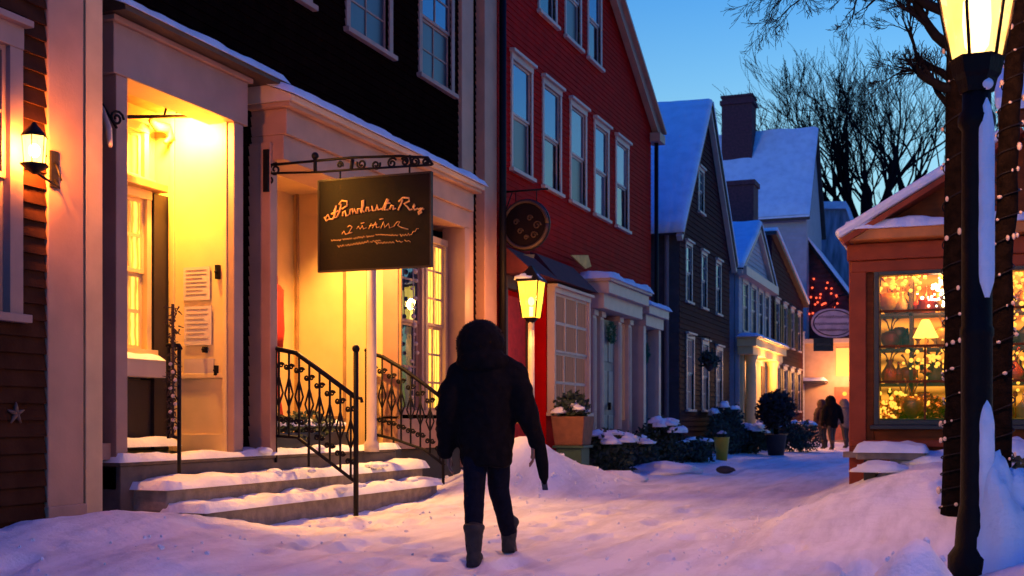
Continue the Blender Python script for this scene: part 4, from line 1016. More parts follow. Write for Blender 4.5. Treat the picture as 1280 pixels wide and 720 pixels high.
c0 = onY(902, 180, YW+1.8); c1 = onY(940, 119, YW+1.8); m = MB(); m.box(c0.x, c1.x, YW+1.8, YW+3.0, 11, c1.z); m.box(c0.x-.08, c1.x+.08, YW+1.72, YW+3.08, c1.z-.35, c1.z-.15); m.box(c0.x-.05, c1.x+.05, YW+1.75, YW+3.05, c1.z, c1.z+.1); m.build('chimney', BRICK, th_)

rg = thing('red_gable_house', 'dark red half gable strung with small lights at the street end', 'house', (-6.2, 60, 0))
YG = 58.0; f7 = facing(YG); a = onY(1008, 303, YG); b = onY(1072, 388, YG)
m = MB(); ubf = lambda z: b.x if z < b.z else b.x-(z-b.z)/(a.z-b.z)*(b.x-a.x)
clapboards(m, f7, a.x, b.x, 0, a.z, bh=.22, ub=ubf, lip=.05)
m.prism([(a.x, YG+.12, 0), (b.x, YG+.12, 0), (b.x, YG+.12, b.z), (a.x, YG+.12, a.z)], (0, 6, 0)); m.build('wall', mat('brick_red_shingle', (.13, .02, .015), .8, .5, 3, .2), rg)
m = MB(); m.box(a.x-.22, a.x, YG-.15, YG+.1, 0, a.z+.2); m.build('corner_board', mat('pink_white_paint', (.80, .56, .50)), rg)
m = MB(); d = (b-a); m.prism([a+Vector((0, -.3, 0)), b+d*.06+Vector((0, -.3, 0)), b+d*.06+Vector((0, -.3, .25)), a+Vector((0, -.3, .25))], (0, 6.3, 0)); m.build('roof', IRON, rg)
m = MB(); m.prism([a+Vector((0, -.34, .25)), b+d*.06+Vector((0, -.34, .25)), b+d*.06+Vector((0, -.34, .38)), a+Vector((0, -.34, .38))], (0, 6.3, 0)); m.build('snow_cover', SNOW, rg)
fl2 = thing('fairy_lights', 'scattered small red lights fixed across the far red gable', 'lights', tuple(onY(1030, 380, YG-.12)))
rr = random.Random(8); wp = []
for k in range(26):
    px = 1012+40*((k*7) % 26)/26+rr.uniform(-1, 1); py = 326+(px-1012)*1.1+(395-326-(px-1012)*1.1)*rr.random()
    p = onY(px, py, YG-.12); wp.append(p); q = MB(); q.ball(p, .05, 6, 4); q.build('bulb', emis('tiny_red_light', (1, .10, .04), .35), fl2)
q = MB(); q.tube(sorted(wp, key=lambda v: v.x), .008, 4); q.build('wire', IRON, fl2)

gr = thing('grey_snowy_house', 'grey house with snow streaked roof behind the far red gable', 'house', (-4.5, 66, 0))
YH = 66.0; a = onY(1003, 262, YH); b = onY(1058, 262, YH); e = onY(1100, 380, YH)
m = MB(); m.prism([(a.x, YH, 0), (e.x, YH, 0), (e.x, YH, e.z), (b.x, YH, b.z), (a.x, YH, a.z)], (0, 6, 0)); m.build('wall', mat('grey_snow_wall', (.30, .28, .31), .8, .5, 1.5, .1, stretch=(3, 1, .6)), gr)
m = MB(); d = e-b; m.prism([b+Vector((0, -.3, 0)), e+Vector((0, -.3, 0)), e+Vector((0, -.3, .4)), b+Vector((0, -.3, .4))], (0, 6.5, 0)); m.prism([a+Vector((-.3, -.3, .02)), b+Vector((0, -.3, .02)), b+Vector((0, -.3, .4)), a+Vector((-.3, -.3, .4))], (0, 6.5, 0)); m.build('roof', SNOW, gr)
pe = thing('peach_house', 'peach rendered frontage glowing beside a lit doorway at the street end', 'house', (-6, 56, 0))
YP = 56.0; f8 = facing(YP); a = onY(1006, 430, YP); b = onY(1078, 430, YP)
m = MB(); m.fbox(f8, a.x, b.x, -1.9, 0, 0, a.z); m.build('wall', PEACH, pe)
m = MB(); q0 = onY(1045, 470, YP); q1 = onY(1064, 432, YP); m.fbox(f8, q0.x, q1.x, .01, .05, q0.z, q1.z-.1); m.build('lit_transom', emis('amber_glow', (1, .38, .08), .28), pe)
m = MB(); m.fbox(f8, q0.x-.05, q1.x+.05, .01, .07, 0.1, q0.z-.5); m.build('door', mat('brick_door', (.35, .10, .06)), pe)
m = MB(); q = onY(1015, 480, YP); m.fbox(f8, a.x-.2, onY(1035, 480, YP).x, .0, 1.0, q.z, q.z+.12); m.build('awning', GREYSID, pe)
m = MB(); m.cap(f8, a.x-.25, onY(1035, 480, YP).x+.05, 0, 1.05, q.z+.12, .13, .2, .15, seed=60); m.build('snow_cover', SNOW, pe)
m = MB(); m.fbox(f8, a.x-.1, b.x+.1, 0, .35, a.z, a.z+.2); m.build('cornice', WHITE, pe)
point('street_end_light', (q0.x+.4, YP-1.2, q0.z-.1), 55, (1, .4, .12), .1)
# blue-white slim wall between shuttered house and the end
m = MB(); x = onY(1004, 500, 55.2).x
sw = MB(); sw.box(-9, x, 55.0, 55.7, 0, 5.0); sw.cap(frame((0, 0, 0), (1, 0, 0), (0, 1, 0)), -9, x+.05, 54.95, 55.75, 5.0, .15, .2, .2)
tag(sw.build('side_annex', mat('blue_white_paint', (.35, .37, .45))), 'slim blue white annex wall after the shuttered house', 'building')

# oval sign and small sign
c = onD(1041, 404, 24.0)
fo = frame(c, CR, -CF)
os_ = thing('oval_sign', 'pale pink oval hanging sign with dark rows of lettering', 'sign', tuple(c-Vector((0, 0, .35))))
def ov(rx, rz, n0, n1, mb, dz=0, k=32):
    ring = lambda n: [fo(rx*math.cos(2*PI*i/k)*(abs(math.cos(2*PI*i/k))**-.25 if abs(math.cos(2*PI*i/k)) > .05 else 1), n, dz+rz*math.sin(2*PI*i/k)) for i in range(k)]
    A = ring(n0); B = ring(n1); mb.prism(A, B[0]-A[0])
m = MB(); ov(.44, .29, 0, .05, m); m.build('board', mat('pink_white_paint', (.80, .56, .50)), os_)
m = MB(); rr = random.Random(2)
for row, (z, hw) in enumerate(((.13, .34), (-.01, .38), (-.13, .3))):
    n = 30; m.tube([fo(-hw+2*hw*i/n, .055, z-.035+(.05 if i % 2 else 0)+rr.uniform(-.01, .01)) for i in range(n+1)], .0075, 4)
m.tube([fo(.40*math.cos(2*PI*i/30), .053, .255*math.sin(2*PI*i/30)) for i in range(31)], .012, 4)
m.build('lettering', mat('dark_red_paint', (.10, .02, .025)), os_)
m = MB(); m.tube([fo(0, .02, .28), fo(.1, .02, .55), fo(.9, .02, .6)], .014, 5); m.tube([fo(-.2, .02, .27), fo(.25, .02, .62)], .01, 5); m.build('bracket', IRON, os_)
c2 = onD(1029, 431, 24.5); f2_ = frame(c2, CR, -CF)
ss = thing('small_sign', 'small dark green board hanging just under the oval sign', 'sign', tuple(c2-Vector((0, 0, .15))))
m = MB(); m.hexa([f2_(-.20, 0, -.13), f2_(.20, 0, -.13), f2_(.20, .03, -.13), f2_(-.20, .03, -.13), f2_(-.20, 0, .13), f2_(.20, 0, .13), f2_(.20, .03, .13), f2_(-.20, .03, .13)]); m.build('board', mat('dark_green_board', (.035, .05, .04)), ss)
m = MB(); m.tube([f2_(-.14+.28*i/16, .033, -.02+(.05 if i % 2 else 0)) for i in range(17)], .007, 4); m.build('lettering', mat('grey_paint', (.25, .26, .22)), ss)
m = MB(); m.tube([f2_(0, .015, .13), f2_(0, .015, .25)], .008, 4); m.build('hanger', IRON, ss)

# ================================================================== RIGHT CORNER SHOP
YC = 15.0
cs = thing('corner_shop', 'small stained wood corner shop with gabled snowy roof and big lit window', 'shop', (0, 17, 0))
fc = facing(YC)
xl = onY(1066, 400, YC).x; wx0 = onY(1099, 400, YC).x; wz0 = onY(1100, 525, YC).z; wz1 = onY(1100, 345, YC).z; wx1 = .0
ez = 3.15
W2x0, W2x1 = .22, 1.6
m = MB()
m.fbox(fc, xl, wx0-.06, -.2, 0, -.1, ez-.02); m.fbox(fc, wx0-.06, 3.5, -.2, 0, -.1, wz0-.06); m.fbox(fc, wx0-.06, 3.5, -.2, 0, wz1+.06, ez-.02)
m.fbox(fc, wx1+.05, W2x0-.05, -.2, 0, wz0-.06, wz1+.06); m.fbox(fc, W2x1+.05, 3.5, -.2, 0, wz0-.06, wz1+.06)
m.box(xl, xl+.15, YC+.2, YC+6, -.1, ez-.02); m.box(3.35, 3.5, YC+.2, YC+6, -.1, ez-.02); m.box(xl+.15, 3.35, YC+3.2, YC+3.4, -.1, ez-.02)
m.build('wall', ORANGEWOOD, cs, bevel=.01)
m = MB(); m.box(xl+.15, 3.35, YC+.21, YC+3.2, wz1+.25, wz1+.32); m.box(xl+.15, 3.35, YC+.21, YC+3.2, .5, .58); m.build('interior_lining', mat('amber_lining', (.45, .22, .07)), cs)
# boards / mouldings on the front
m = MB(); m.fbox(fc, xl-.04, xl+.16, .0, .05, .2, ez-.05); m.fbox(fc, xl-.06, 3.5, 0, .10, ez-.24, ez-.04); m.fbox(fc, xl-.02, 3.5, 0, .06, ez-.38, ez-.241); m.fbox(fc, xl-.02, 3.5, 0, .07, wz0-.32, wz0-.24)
m.build('moulding', mat('stained_trim', (.27, .045, .014), .5, .2, 4, .1, spec=.2), cs, bevel=.012)
m = MB(); m.fbox(fc, xl-.10, xl+.18, .0, .14, .55, .62); m.build('corner_block', STONE, cs)
ape = .55; ex = -1.41; ez2 = 3.09; apz = ez2+.59*(ape-ex)
# eave / gutter boards
m = MB(); m.fbox(fc, xl-.13, 2.5, -.1, .30, ez-.03, ez+.11); m.build('eave_board', mat('amber_trim', (.50, .15, .02), .45, .2, 5, .1), cs, bevel=.02)
m = MB(); m.cap(fc, xl-.10, 2.5, -.05, .34, ez+.11, .11, .25, seed=70); m.build('snow_ledge', SNOW, cs)
m = MB(); m.prism([fc(ex+.15, -.0, ez+.05), fc(2*ape-ex-.15, 0, ez+.05), fc(ape, 0, apz-.03)], (0, .2, 0)); m.build('gable', ORANGEWOOD, cs)

def roofslab(mb, xa, za, xb, zb, y0, y1, lift, th, wob=0):
    d = Vector((xb-xa, 0, zb-za)).normalized(); n = Vector((-d.z, 0, d.x)); n = n if n.z > 0 else -n
    A = Vector((xa, y0, za))+n*lift; B = Vector((xb, y0, zb))+n*lift
    mb.prism([A, B, B+n*th, A+n*th], (0, y1-y0, 0))
m = MB(); roofslab(m, ex, ez2, ape, apz, YC-.34, YC+6, 0, .06); roofslab(m, 2*ape-ex, ez2, ape, apz, YC-.34, YC+6, 0, .06); m.build('roof', mat('stained_trim', (.27, .045, .014)), cs)
m = MB(); roofslab(m, ex-.04, ez2, ape, apz, YC-.37, YC+6, .062, .11); roofslab(m, 2*ape-ex, ez2, ape, apz, YC-.37, YC+6, .062, .11); o = m.build('snow_cover', SNOW, cs, bevel=.05)
# taller rear wing
m = MB(); m.box(.5, 6, YC+1.2, YC+6, 3.2, 4.6); m.build('rear_wall', PALEWALL, cs)
m = MB(); m.prism([(.3, YC+.8, 4.55), (.3, YC+.8, 4.75), (.3, YC+4, 7.8), (.3, YC+4, 7.5)], (6, 0, 0)); m.build('rear_roof', ORANGEWOOD, cs)
m = MB(); m.prism([(.26, YC+.76, 4.755), (.26, YC+.76, 4.93), (.26, YC+4, 8.0), (.26, YC+4, 7.82)], (6, 0, 0)); m.build('rear_snow', SNOW, cs, bevel=.05)
# window joinery
def shopwin(xa, xb, cols, lab):
    m = MB()
    for (a_, b_, c_, d_) in ((xa-.06, xa, wz0-.06, wz1+.06), (xb, xb+.06, wz0-.06, wz1+.06), (xa, xb, wz1, wz1+.06), (xa, xb, wz0-.06, wz0)): m.fbox(fc, a_, b_, -.14, .05, c_, d_)
    m.fbox(fc, xa-.1, xb+.1, .0, .09, wz0-.11, wz0-.061)
    w = m.build('window', DK, cs, bevel=.006); w['label'] = lab
    m = MB()
    for r in (1, 2, 3): z = wz1-(wz1-wz0)*(r*.245); m.fbox(fc, xa, xb, -.06, -.02, z-.014, z+.014)
    for c_ in range(1, cols): x = xa+(xb-xa)*c_/cols; m.fbox(fc, x-.012, x+.012, -.058, -.022, wz0, wz1-(wz1-wz0)*.49)
    m.build('muntin', ORANGEWOOD, w)
    m = MB(); m.fbox(fc, xa, xb, -.046, -.040, wz0, wz1); m.build('pane', CLEAR, w)
shopwin(wx0, wx1, 2, 'large lit display window left of the tree trunk'); shopwin(W2x0, W2x1, 3, 'lit display window seen right of the lamp post')
# room light put in as a glow of the back wall; shelves and goods
m = MB(); m.box(xl+.2, 3.3, YC+1.9, YC+1.95, .6, 3.2); m.build('back_wall', emis('glowing_back_wall', (1, .36, .035), .16, .75, 1.6, 'Z'), cs)
m = MB()
for k in range(4): z = wz0+.02+(wz1-wz0)*(.0+.25*k); m.box(xl+.2, 3.3, YC+.55 if k else YC+.21, YC+.95, z-.03, z)
for x in (-.72, .35, 1.2): m.box(x, x+.04, YC+.55, YC+.95, wz0, wz1)
m.build('shelf', BROWNWOOD, cs)
point('shop_light', (-.55, YC+.30, wz1+.12), 13, (1, .45, .08), .06); point('shop_light_right', (1.0, YC+.30, wz1+.12), 13, (1, .45, .08), .06)
GM = [mat('gold_goods', (.70, .33, .05), .4, .3, 9, .1, metal=.2), mat('copper_goods', (.5, .18, .06), .35, .3, 9, .1, metal=.5), mat('white_goods', (.55, .30, .12), .4), mat('dark_goods', (.05, .03, .02), .5), mat('red_goods', (.5, .04, .02), .4), mat('slate_goods', (.20, .12, .07), .5)]
profs = [[(.05, 0), (.09, .05), (.10, .12), (.05, .2), (.03, .24), (.05, .28)], [(.06, 0), (.02, .03), (.02, .1), (.08, .16), (.09, .24), (.05, .27)], [(.09, 0), (.09, .14), (.10, .15), (.02, .24), (.015, .3)], [(.04, 0), (.1, .08), (.12, .14), (.1, .2), (.05, .22)], [(.03, 0), (.05, .02), (.01, .05), (.01, .25), (.03, .27), (.02, .32)]]
kinds = ['vase', 'goblet', 'lidded_jar', 'bowl', 'candlestick']
rr = random.Random(17); cnt = 0
meshes = {}
for row in range(4):
    z = wz0+.02+(wz1-wz0)*.25*row
    x = wx0+.08
    while x < W2x1-.05:
        if wx1+.02 < x < W2x0: x = W2x0+.1
        i = rr.randrange(5); mm = rr.choice(GM); s = rr.uniform(.75, 1.25)
        key = (i, mm.name)
        if key not in meshes:
            q = MB(); q.lathe((0, 0, 0), profs[i], 12); 
            if i == 2: q.ball((0, 0, .31), .02, 8, 6)
            if i in (0, 3):
                for k in range(5): q.tube([(0, 0, .2), (.05*math.cos(k*1.3), .05*math.sin(k*1.3), .33), (.1*math.cos(k*1.3), .1*math.sin(k*1.3), .38)], [.008, .006, .014], 5)
            o = q.build(kinds[i], mm, None, local=True); meshes[key] = o.data
        else:
            o = bpy.data.objects.new(kinds[i], meshes[key]); COL.objects.link(o)
        o.location = (x, YC+rr.uniform(.62, .85) if row else YC+rr.uniform(.3, .7), z+.002); o.scale = (s, s, s)
        word = {'gold_goods': 'golden', 'copper_goods': 'copper coloured', 'white_goods': 'pale', 'dark_goods': 'dark', 'red_goods': 'red', 'slate_goods': 'brown'}[mm.name]
        side = 'left' if x < .1 else 'right'
        shelf = ['on the window floor', 'on the lowest shelf', 'on the middle shelf', 'on the top shelf'][row]
        tag(o, f'{word} {kinds[i].replace("_", " ")} {shelf} in the {side} lit shop window', kinds[i].replace('_', ' '), f'{word} {kinds[i].replace("_", " ")}s {shelf}, {side} shop window')
        x += rr.uniform(.07, .13)
for px, py, lab in ((1118, 515, 'leafy gilded display filling the lower left pane of the shop window'), (1166, 512, 'leafy gilded display beneath the table lamp in the shop window')):
    q = onY(px, py, YC+.42); fm = MB(); clump(fm, (q.x, q.y, q.z), .16, .10, .16, 260, .07, px); fm.tube([(q.x, q.y, wz0+.02), (q.x, q.y, q.z+.1)], .012, 5)
    tag(fm.build('dried_flowers', GM[1]), lab, 'plant')
# table lamp in window
c = onY(1157, 420, YC+.45)
tl = thing('table_lamp', 'table lamp with glowing yellow shade standing in the corner shop window', 'lamp', (c.x, c.y, c.z-.45))
m = MB(); m.lathe((c.x, c.y, c.z), [(.15, -.02), (.05, .19), (.04, .2)], 16); m.build('lamp_shade', emis('shade_glow', (1, .52, .06), .5), tl)
m = MB(); m.lathe((c.x, c.y, c.z-.45), [(.07, 0), (.07, .02), (.02, .05), (.035, .15), (.015, .25), (.012, .45)], 12); m.build('base', GM[1], tl)
ch = MB(); rr = random.Random(31); c = onY(1178, 366, YC+.4)
for k in range(60):
    p = c+Vector((rr.gauss(0, .10), rr.gauss(0, .05), rr.gauss(0, .10))); ch.ball(p, rr.uniform(.010, .022), 6, 4)
tag(ch.build('crystal_light', emis('crystal_glow', (1, .80, .45), 1.6)), 'cluster of bright white crystal lights high in the shop window', 'light')
for px, py, n, lab in ((1125, 350, 50, 'gold sparkling garland strung across the top of the left shop window'), (1262, 375, 110, 'gold sparkling garland in the shop window right of the lamp post'), (1118, 505, 60, 'scatter of tiny gold beads along the bottom of the left shop window'), (1165, 450, 45, 'small gold bead garland below the table lamp in the shop window')):
    gg = MB()
    for k in range(n):
        p = onY(px+rr.gauss(0, 16), py+rr.gauss(0, 10 if px < 1200 else 70), YC+.35); gg.ball(p, rr.uniform(.012, .03), 6, 4)
    tag(gg.build('garland', emis('gold_spark', (1, .46, .05), .30)), lab, 'garland')
# bench-like stone ledge with snow at the shop's corner
sb = thing('stone_bench', 'low dark stone bench capped with snow at the foot of the corner shop', 'bench', (-1.2, YC-.5, .2))
p0 = onY(1072, 585, YC-.5); p1 = onY(1130, 572, YC-.5)
m = MB(); m.box(p0.x, p1.x+.25, YC-.75, YC-.3, p1.z-.02, p1.z+.07); m.build('slab', STONE, sb, bevel=.02)
m = MB()
for x in (p0.x+.08, p1.x+.05): m.box(x, x+.14, YC-.68, YC-.35, -.1, p1.z-.02)
m.build('support', mat('dark_stone', (.03, .03, .04)), sb, bevel=.015)
m = MB(); m.cap(frame((0, 0, 0), (1, 0, 0), (0, 1, 0)), p0.x-.03, p1.x+.28, YC-.80, YC-.27, p1.z+.07, .11, .35, seed=80); m.build('snow_cover', SNOW, sb)
m = MB(); snowlump(m, onY(1100, 590, YC-.95), .35, .2, .12, 8); snowlump(m, onY(1180, 575, YC-.4)+Vector((0, 0, -.1)), .6, .4, .22, 18, 24, 10); snowlump(m, onY(1265, 572, YC-.5), .5, .4, .2, 28); tag(m.build('snow_heap', SNOW), kind='structure')

# ================================================================== TREES
def grow(mb, p, d, L, r, depth, rr, spread=.5, up=.15, nseg=4, kids=(3, 4), sides=(8, 6, 5, 4, 3, 3), lvl=0, shrink=.66, rmin=.002):
    pts = [Vector(p)]; rad = [r]; q = Vector(p); dd = Vector(d).normalized(); taper = .55
    for i in range(nseg):
        dd = (dd+Vector((rr.gauss(0, .13), rr.gauss(0, .13), rr.gauss(0, .09)+up*.25))).normalized()
        q = q+dd*(L/nseg); pts.append(q.copy()); rad.append(max(rmin, r*(1-(1-taper)*(i+1)/nseg) if depth > 0 else r*(1-.75*(i+1)/nseg)))
    mb.tube(pts, rad, sides[min(lvl, len(sides)-1)], cap=(lvl < 2))
    if depth == 0: return
    n = rr.randint(*kids)
    for k in range(n):
        t = (k+1)/n if k < n-1 else 1.0
        idx = min(nseg, max(1, int(round(nseg*(.35+.65*t)))))
        base = pts[idx]; a = rr.uniform(0, 2*PI)
        ax = dd.orthogonal().normalized(); bx = dd.cross(ax)
        nd = (dd*(1-spread*.3)+(ax*math.cos(a)+bx*math.sin(a))*spread*rr.uniform(.5, 1.3)+Vector((0, 0, up))).normalized()
        grow(mb, base, nd, L*shrink*rr.uniform(.8, 1.2), rad[idx]*rr.uniform(.5, .75), depth-1, rr, spread, up, nseg, kids, sides, lvl+1, shrink, rmin)
# far bare tree
def far_tree(X, Y, fork, limbs, seed, label, L=2.4, depth=4):
    rt = thing('bare_tree', label, 'tree', (X, Y, 0), 'bare winter trees'); rr = random.Random(seed)
    m = MB(); m.tube([(X, Y, -.1), (X+.05, Y, 1.2), (X, Y, fork*.6), (X+.1, Y, fork)], [.5, .4, .34, .3], 10); m.build('trunk', BARK, rt)
    m = MB()
    for k in range(limbs):
        a = rr.uniform(0, 2*PI); s = rr.uniform(.1, 1.8)
        grow(m, (X+.1, Y, fork-.2+rr.uniform(-1.2, .5)), Vector((math.cos(a)*s, math.sin(a)*s, 1)), L, .17, depth, rr, .34, .08, 5, (3, 4), shrink=.60, rmin=.0115)
    m.build('crown', TWIG, rt)
p = onY(1082, 300, 70); far_tree(p.x, 70, 10.6, 24, 5, 'bare spreading tree fanning up against the dusk sky behind the corner shop', 5.6, 4)
p = onY(1140, 300, 84); far_tree(p.x, 84, 13, 8, 9, 'second bare tree, partly hidden behind the corner shop gable', 6.0, 4)
# near trees flanking the lamp post
def near_tree(bx, by, path, rad, label, seed, limbs):
    rt = thing('street_tree', label, 'tree', (bx, by, gh(bx, by)), 'street trees wound with lights')
    m = MB(); pts = []; rr = random.Random(seed)
    P_ = [Vector(p) for p in path]; n = 40
    for i in range(n+1):
        t = i/n*(len(P_)-1); k = min(int(t), len(P_)-2); pts.append(P_[k].lerp(P_[k+1], t-k)+Vector((noise.noise(Vector((i*.3, seed, 0)))*.02, noise.noise(Vector((0, i*.3, seed)))*.02, 0)))
    rs_ = [rad*(1-.25*i/n)*(1+.12*noise.noise(Vector((seed, i*.5, 1)))) for i in range(n+1)]; rs_[0] *= 1.5; rs_[1] *= 1.25; rs_[2] *= 1.1
    m.tube(pts, rs_, 14); m.build('trunk', BARK, rt)
    m = MB()
    for (a, b, r, dep) in limbs:
        L = (Vector(b)-Vector(a)).length; grow(m, a, Vector(b)-Vector(a), L, r, dep, rr, .55, .02, 6, (3, 5), shrink=.6)
    m.build('crown', TWIG, rt)
    return rt, pts, rs_
def wrap(pts, rs_, label, glow, seed, z0, z1, step=.045):
    m = MB(); b = MB(); rr = random.Random(seed); n = len(pts)-1
    tot = 0; w = []
    i = 0
    N_ = 700; turns = 27
    for k in range(N_):
        t = k/N_*n; j = min(int(t), n-1); c = pts[j].lerp(pts[j+1], t-j); r = rs_[j]+.012; a = 2*PI*turns*k/N_
        q = c+Vector((math.cos(a)*r, math.sin(a)*r, 0)); w.append(q)
        if k % 2 == 0 and rr.random() < .30+.6*max(0, noise.noise(q*2.5+Vector((seed, 0, 0)))+.1): b.ball(q+Vector((math.cos(a), math.sin(a), 0))*.010, rr.uniform(.006, .021), 6, 4, (1, 1, rr.uniform(.7, 1.8)))
    m.tube(w, .006, 4)
    rt = thing('string_lights', label, 'lights', tuple(pts[0]), 'light strings wound round the street trees')
    m.build('wire', IRON, rt); b.build('bulb', glow, rt)
BULB = mat('frosted_bulb', (.45, .32, .30), .4, .3, 8, .0, emit=(1, .5, .3), es=.012)
b1 = onD(1191, 640, 9.6); t1 = onD(1196, 0, 9.6)
tp1 = [(b1.x, b1.y, gh(b1.x, b1.y)-.15), (b1.x+.02, b1.y, 1.0), (onD(1193, 300, 9.6).x, b1.y+.02, 2.4), (t1.x, t1.y, 4.5), (t1.x+.1, t1.y, 6.2)]
lim = [(onD(1190, 60, 9.6), onD(1130, 10, 9.7), .045, 5), (onD(1188, 112, 9.6), onD(1150, 100, 9.5), .045, 4), (onD(1190, 100, 9.6), onD(1140, 60, 9.9), .035, 5), (onD(1188, 135, 9.6), onD(1158, 112, 9.8), .03, 4), (onD(1192, 20, 9.6), onD(1110, -30, 9.9), .045, 5),
       (Vector((t1.x, t1.y, 4.9)), Vector((t1.x-.9, t1.y+.3, 5.0)), .05, 5), (Vector((t1.x, t1.y, 5.2)), Vector((t1.x+.8, t1.y+.3, 6.2)), .06, 3)]
rt1, pts1, rs1 = near_tree(b1.x, b1.y, tp1, .092, 'dark tree trunk left of the lamp post, wound with lights', 3, lim)
wrap(pts1, rs1, 'string of small lights wound round the trunk left of the lamp post', BULB, 3, 0, 6)
b2 = onD(1250, 590, 9.0); t2 = onD(1274, 0, 9.0)
tp2 = [(b2.x, b2.y, gh(b2.x, b2.y)-.15), (b2.x, b2.y, 1.0), (onD(1255, 300, 9).x, b2.y, 2.35), (onD(1262, 150, 9).x, b2.y, 3.25), (t2.x+.02, t2.y, 4.3), (t2.x+.25, t2.y, 5.6)]
rt2, pts2, rs2 = near_tree(b2.x, b2.y, tp2, .085, 'dark leaning tree trunk right of the lamp post, wound with lights', 6, [(Vector((t2.x+.1, t2.y, 4.8)), Vector((t2.x+.6, t2.y, 6)), .05, 3)])
wrap(pts2, rs2, 'string of small lights wound round the trunk right of the lamp post', BULB, 6, 0, 5)

# ================================================================== STREET LAMP
LD = 7.4
b = onD(1221, 700, LD); lx, ly = b.x, b.y; gz = gh(lx, ly)
sl = thing('street_lamp', 'black iron street lamp with glowing lantern and snow stuck to its post', 'street lamp', (lx, ly, gz))
zb = EYE+(HOR-92)*LD/F     # top of post
m = MB(); m.lathe((lx, ly, 0), [(.17, gz-.15), (.17, gz+.10), (.13, gz+.16), (.12, gz+.3), (.105, gz+.4), (.098, gz+.42), (.092, 1.0), (.092, 1.5), (.10, 1.52), (.10, 1.56), (.090, 1.58), (.088, zb-.35), (.11, zb-.32), (.11, zb-.27), (.085, zb-.22), (.08, zb)], 18); m.build('post', LAMPIRON, sl)
z0_ = EYE+(HOR-74)*LD/F; zt2 = z0_+.60
m = MB(); m.lathe((lx, ly, 0), [(.10, zb-.12), (.12, zb-.04), (.14, z0_-.10), (.158, z0_-.02), (.168, z0_)], 6, sm=False)
for k in range(6):
    a = 2*PI*k/6+.25; m.tube([(lx+.155*math.cos(a), ly+.155*math.sin(a), z0_-.01), (lx+.27*math.cos(a), ly+.27*math.sin(a), zt2)], .011, 6)
m.lathe((lx, ly, zt2), [(.30, 0), (.29, .03), (.2, .18), (.07, .29), (.03, .40)], 6, sm=False, off=.25)
m.build('lantern_frame', LAMPIRON, sl)
m = MB(); m.lathe((lx, ly, 0), [(.147, z0_), (.26, zt2)], 6, sm=False, off=.25); m.build('glass', FROST, sl)
m = MB(); m.lathe((lx, ly, z0_), [(.03, .02), (.07, .08), (.085, .22), (.08, .36), (.03, .44)], 16); m.build('globe', emis('lamp_globe', (1, .60, .22), 1.6), sl)
point('street_lamp_light', (lx, ly, z0_+.24), 330, (1, .44, .15), .135)
m = MB(); rr = random.Random(1)
def strip(px0, px1, y0, y1, n=26):
    vs = []; W_ = 8
    for i in range(n+1):
        t = i/n; py = y0+(y1-y0)*t; z = EYE+(HOR-py)*(LD-.08)/F
        w = min(1, t*6)**.5*min(1, (1-t)*8+.3)
        for j in range(W_+1):
            a = R(-62)+R(75)*(j/W_-.5)*w*(1+.15*noise.noise(Vector((i*.25, px0, 0))))+TH-R(90)+R(80)
            r = (.094+.038*math.sin(PI*j/W_)*w) if 0 < j < W_ else .07
            vs.append((lx+r*math.cos(a), ly+r*math.sin(a), z))
    m.add(vs, [(i*(W_+1)+j, (i+1)*(W_+1)+j, (i+1)*(W_+1)+j+1, i*(W_+1)+j+1) for i in range(n) for j in range(W_)], True)
strip(1225, 1245, 122, 372); m.build('snow_strip', SNOW, sl); m = MB(); strip(1222, 1238, 500, 690); m.build('snow_strip', SNOW, sl); m = MB()
m.ball(Vector((lx, ly, EYE+(HOR-104)*(LD-.1)/F))+CR*.03-CF*.09, .035, 10, 8)
m.build('snow_lump', SNOW, sl)
m = MB(); snowlump(m, (lx+.16, ly-.02, gz-.05), .2, .2, .75, 5, 24, 12); m.build('snow_drift', SNOW, sl)

# bottom right shrub
c = onD(1268, 640, 9.2)
bush((c.x, c.y, gh(c.x, c.y)-.05), .35, .35, .28, 'low twiggy shrub half buried in snow at the right edge', 91, 900, 7, grp=None, lsize=.08)

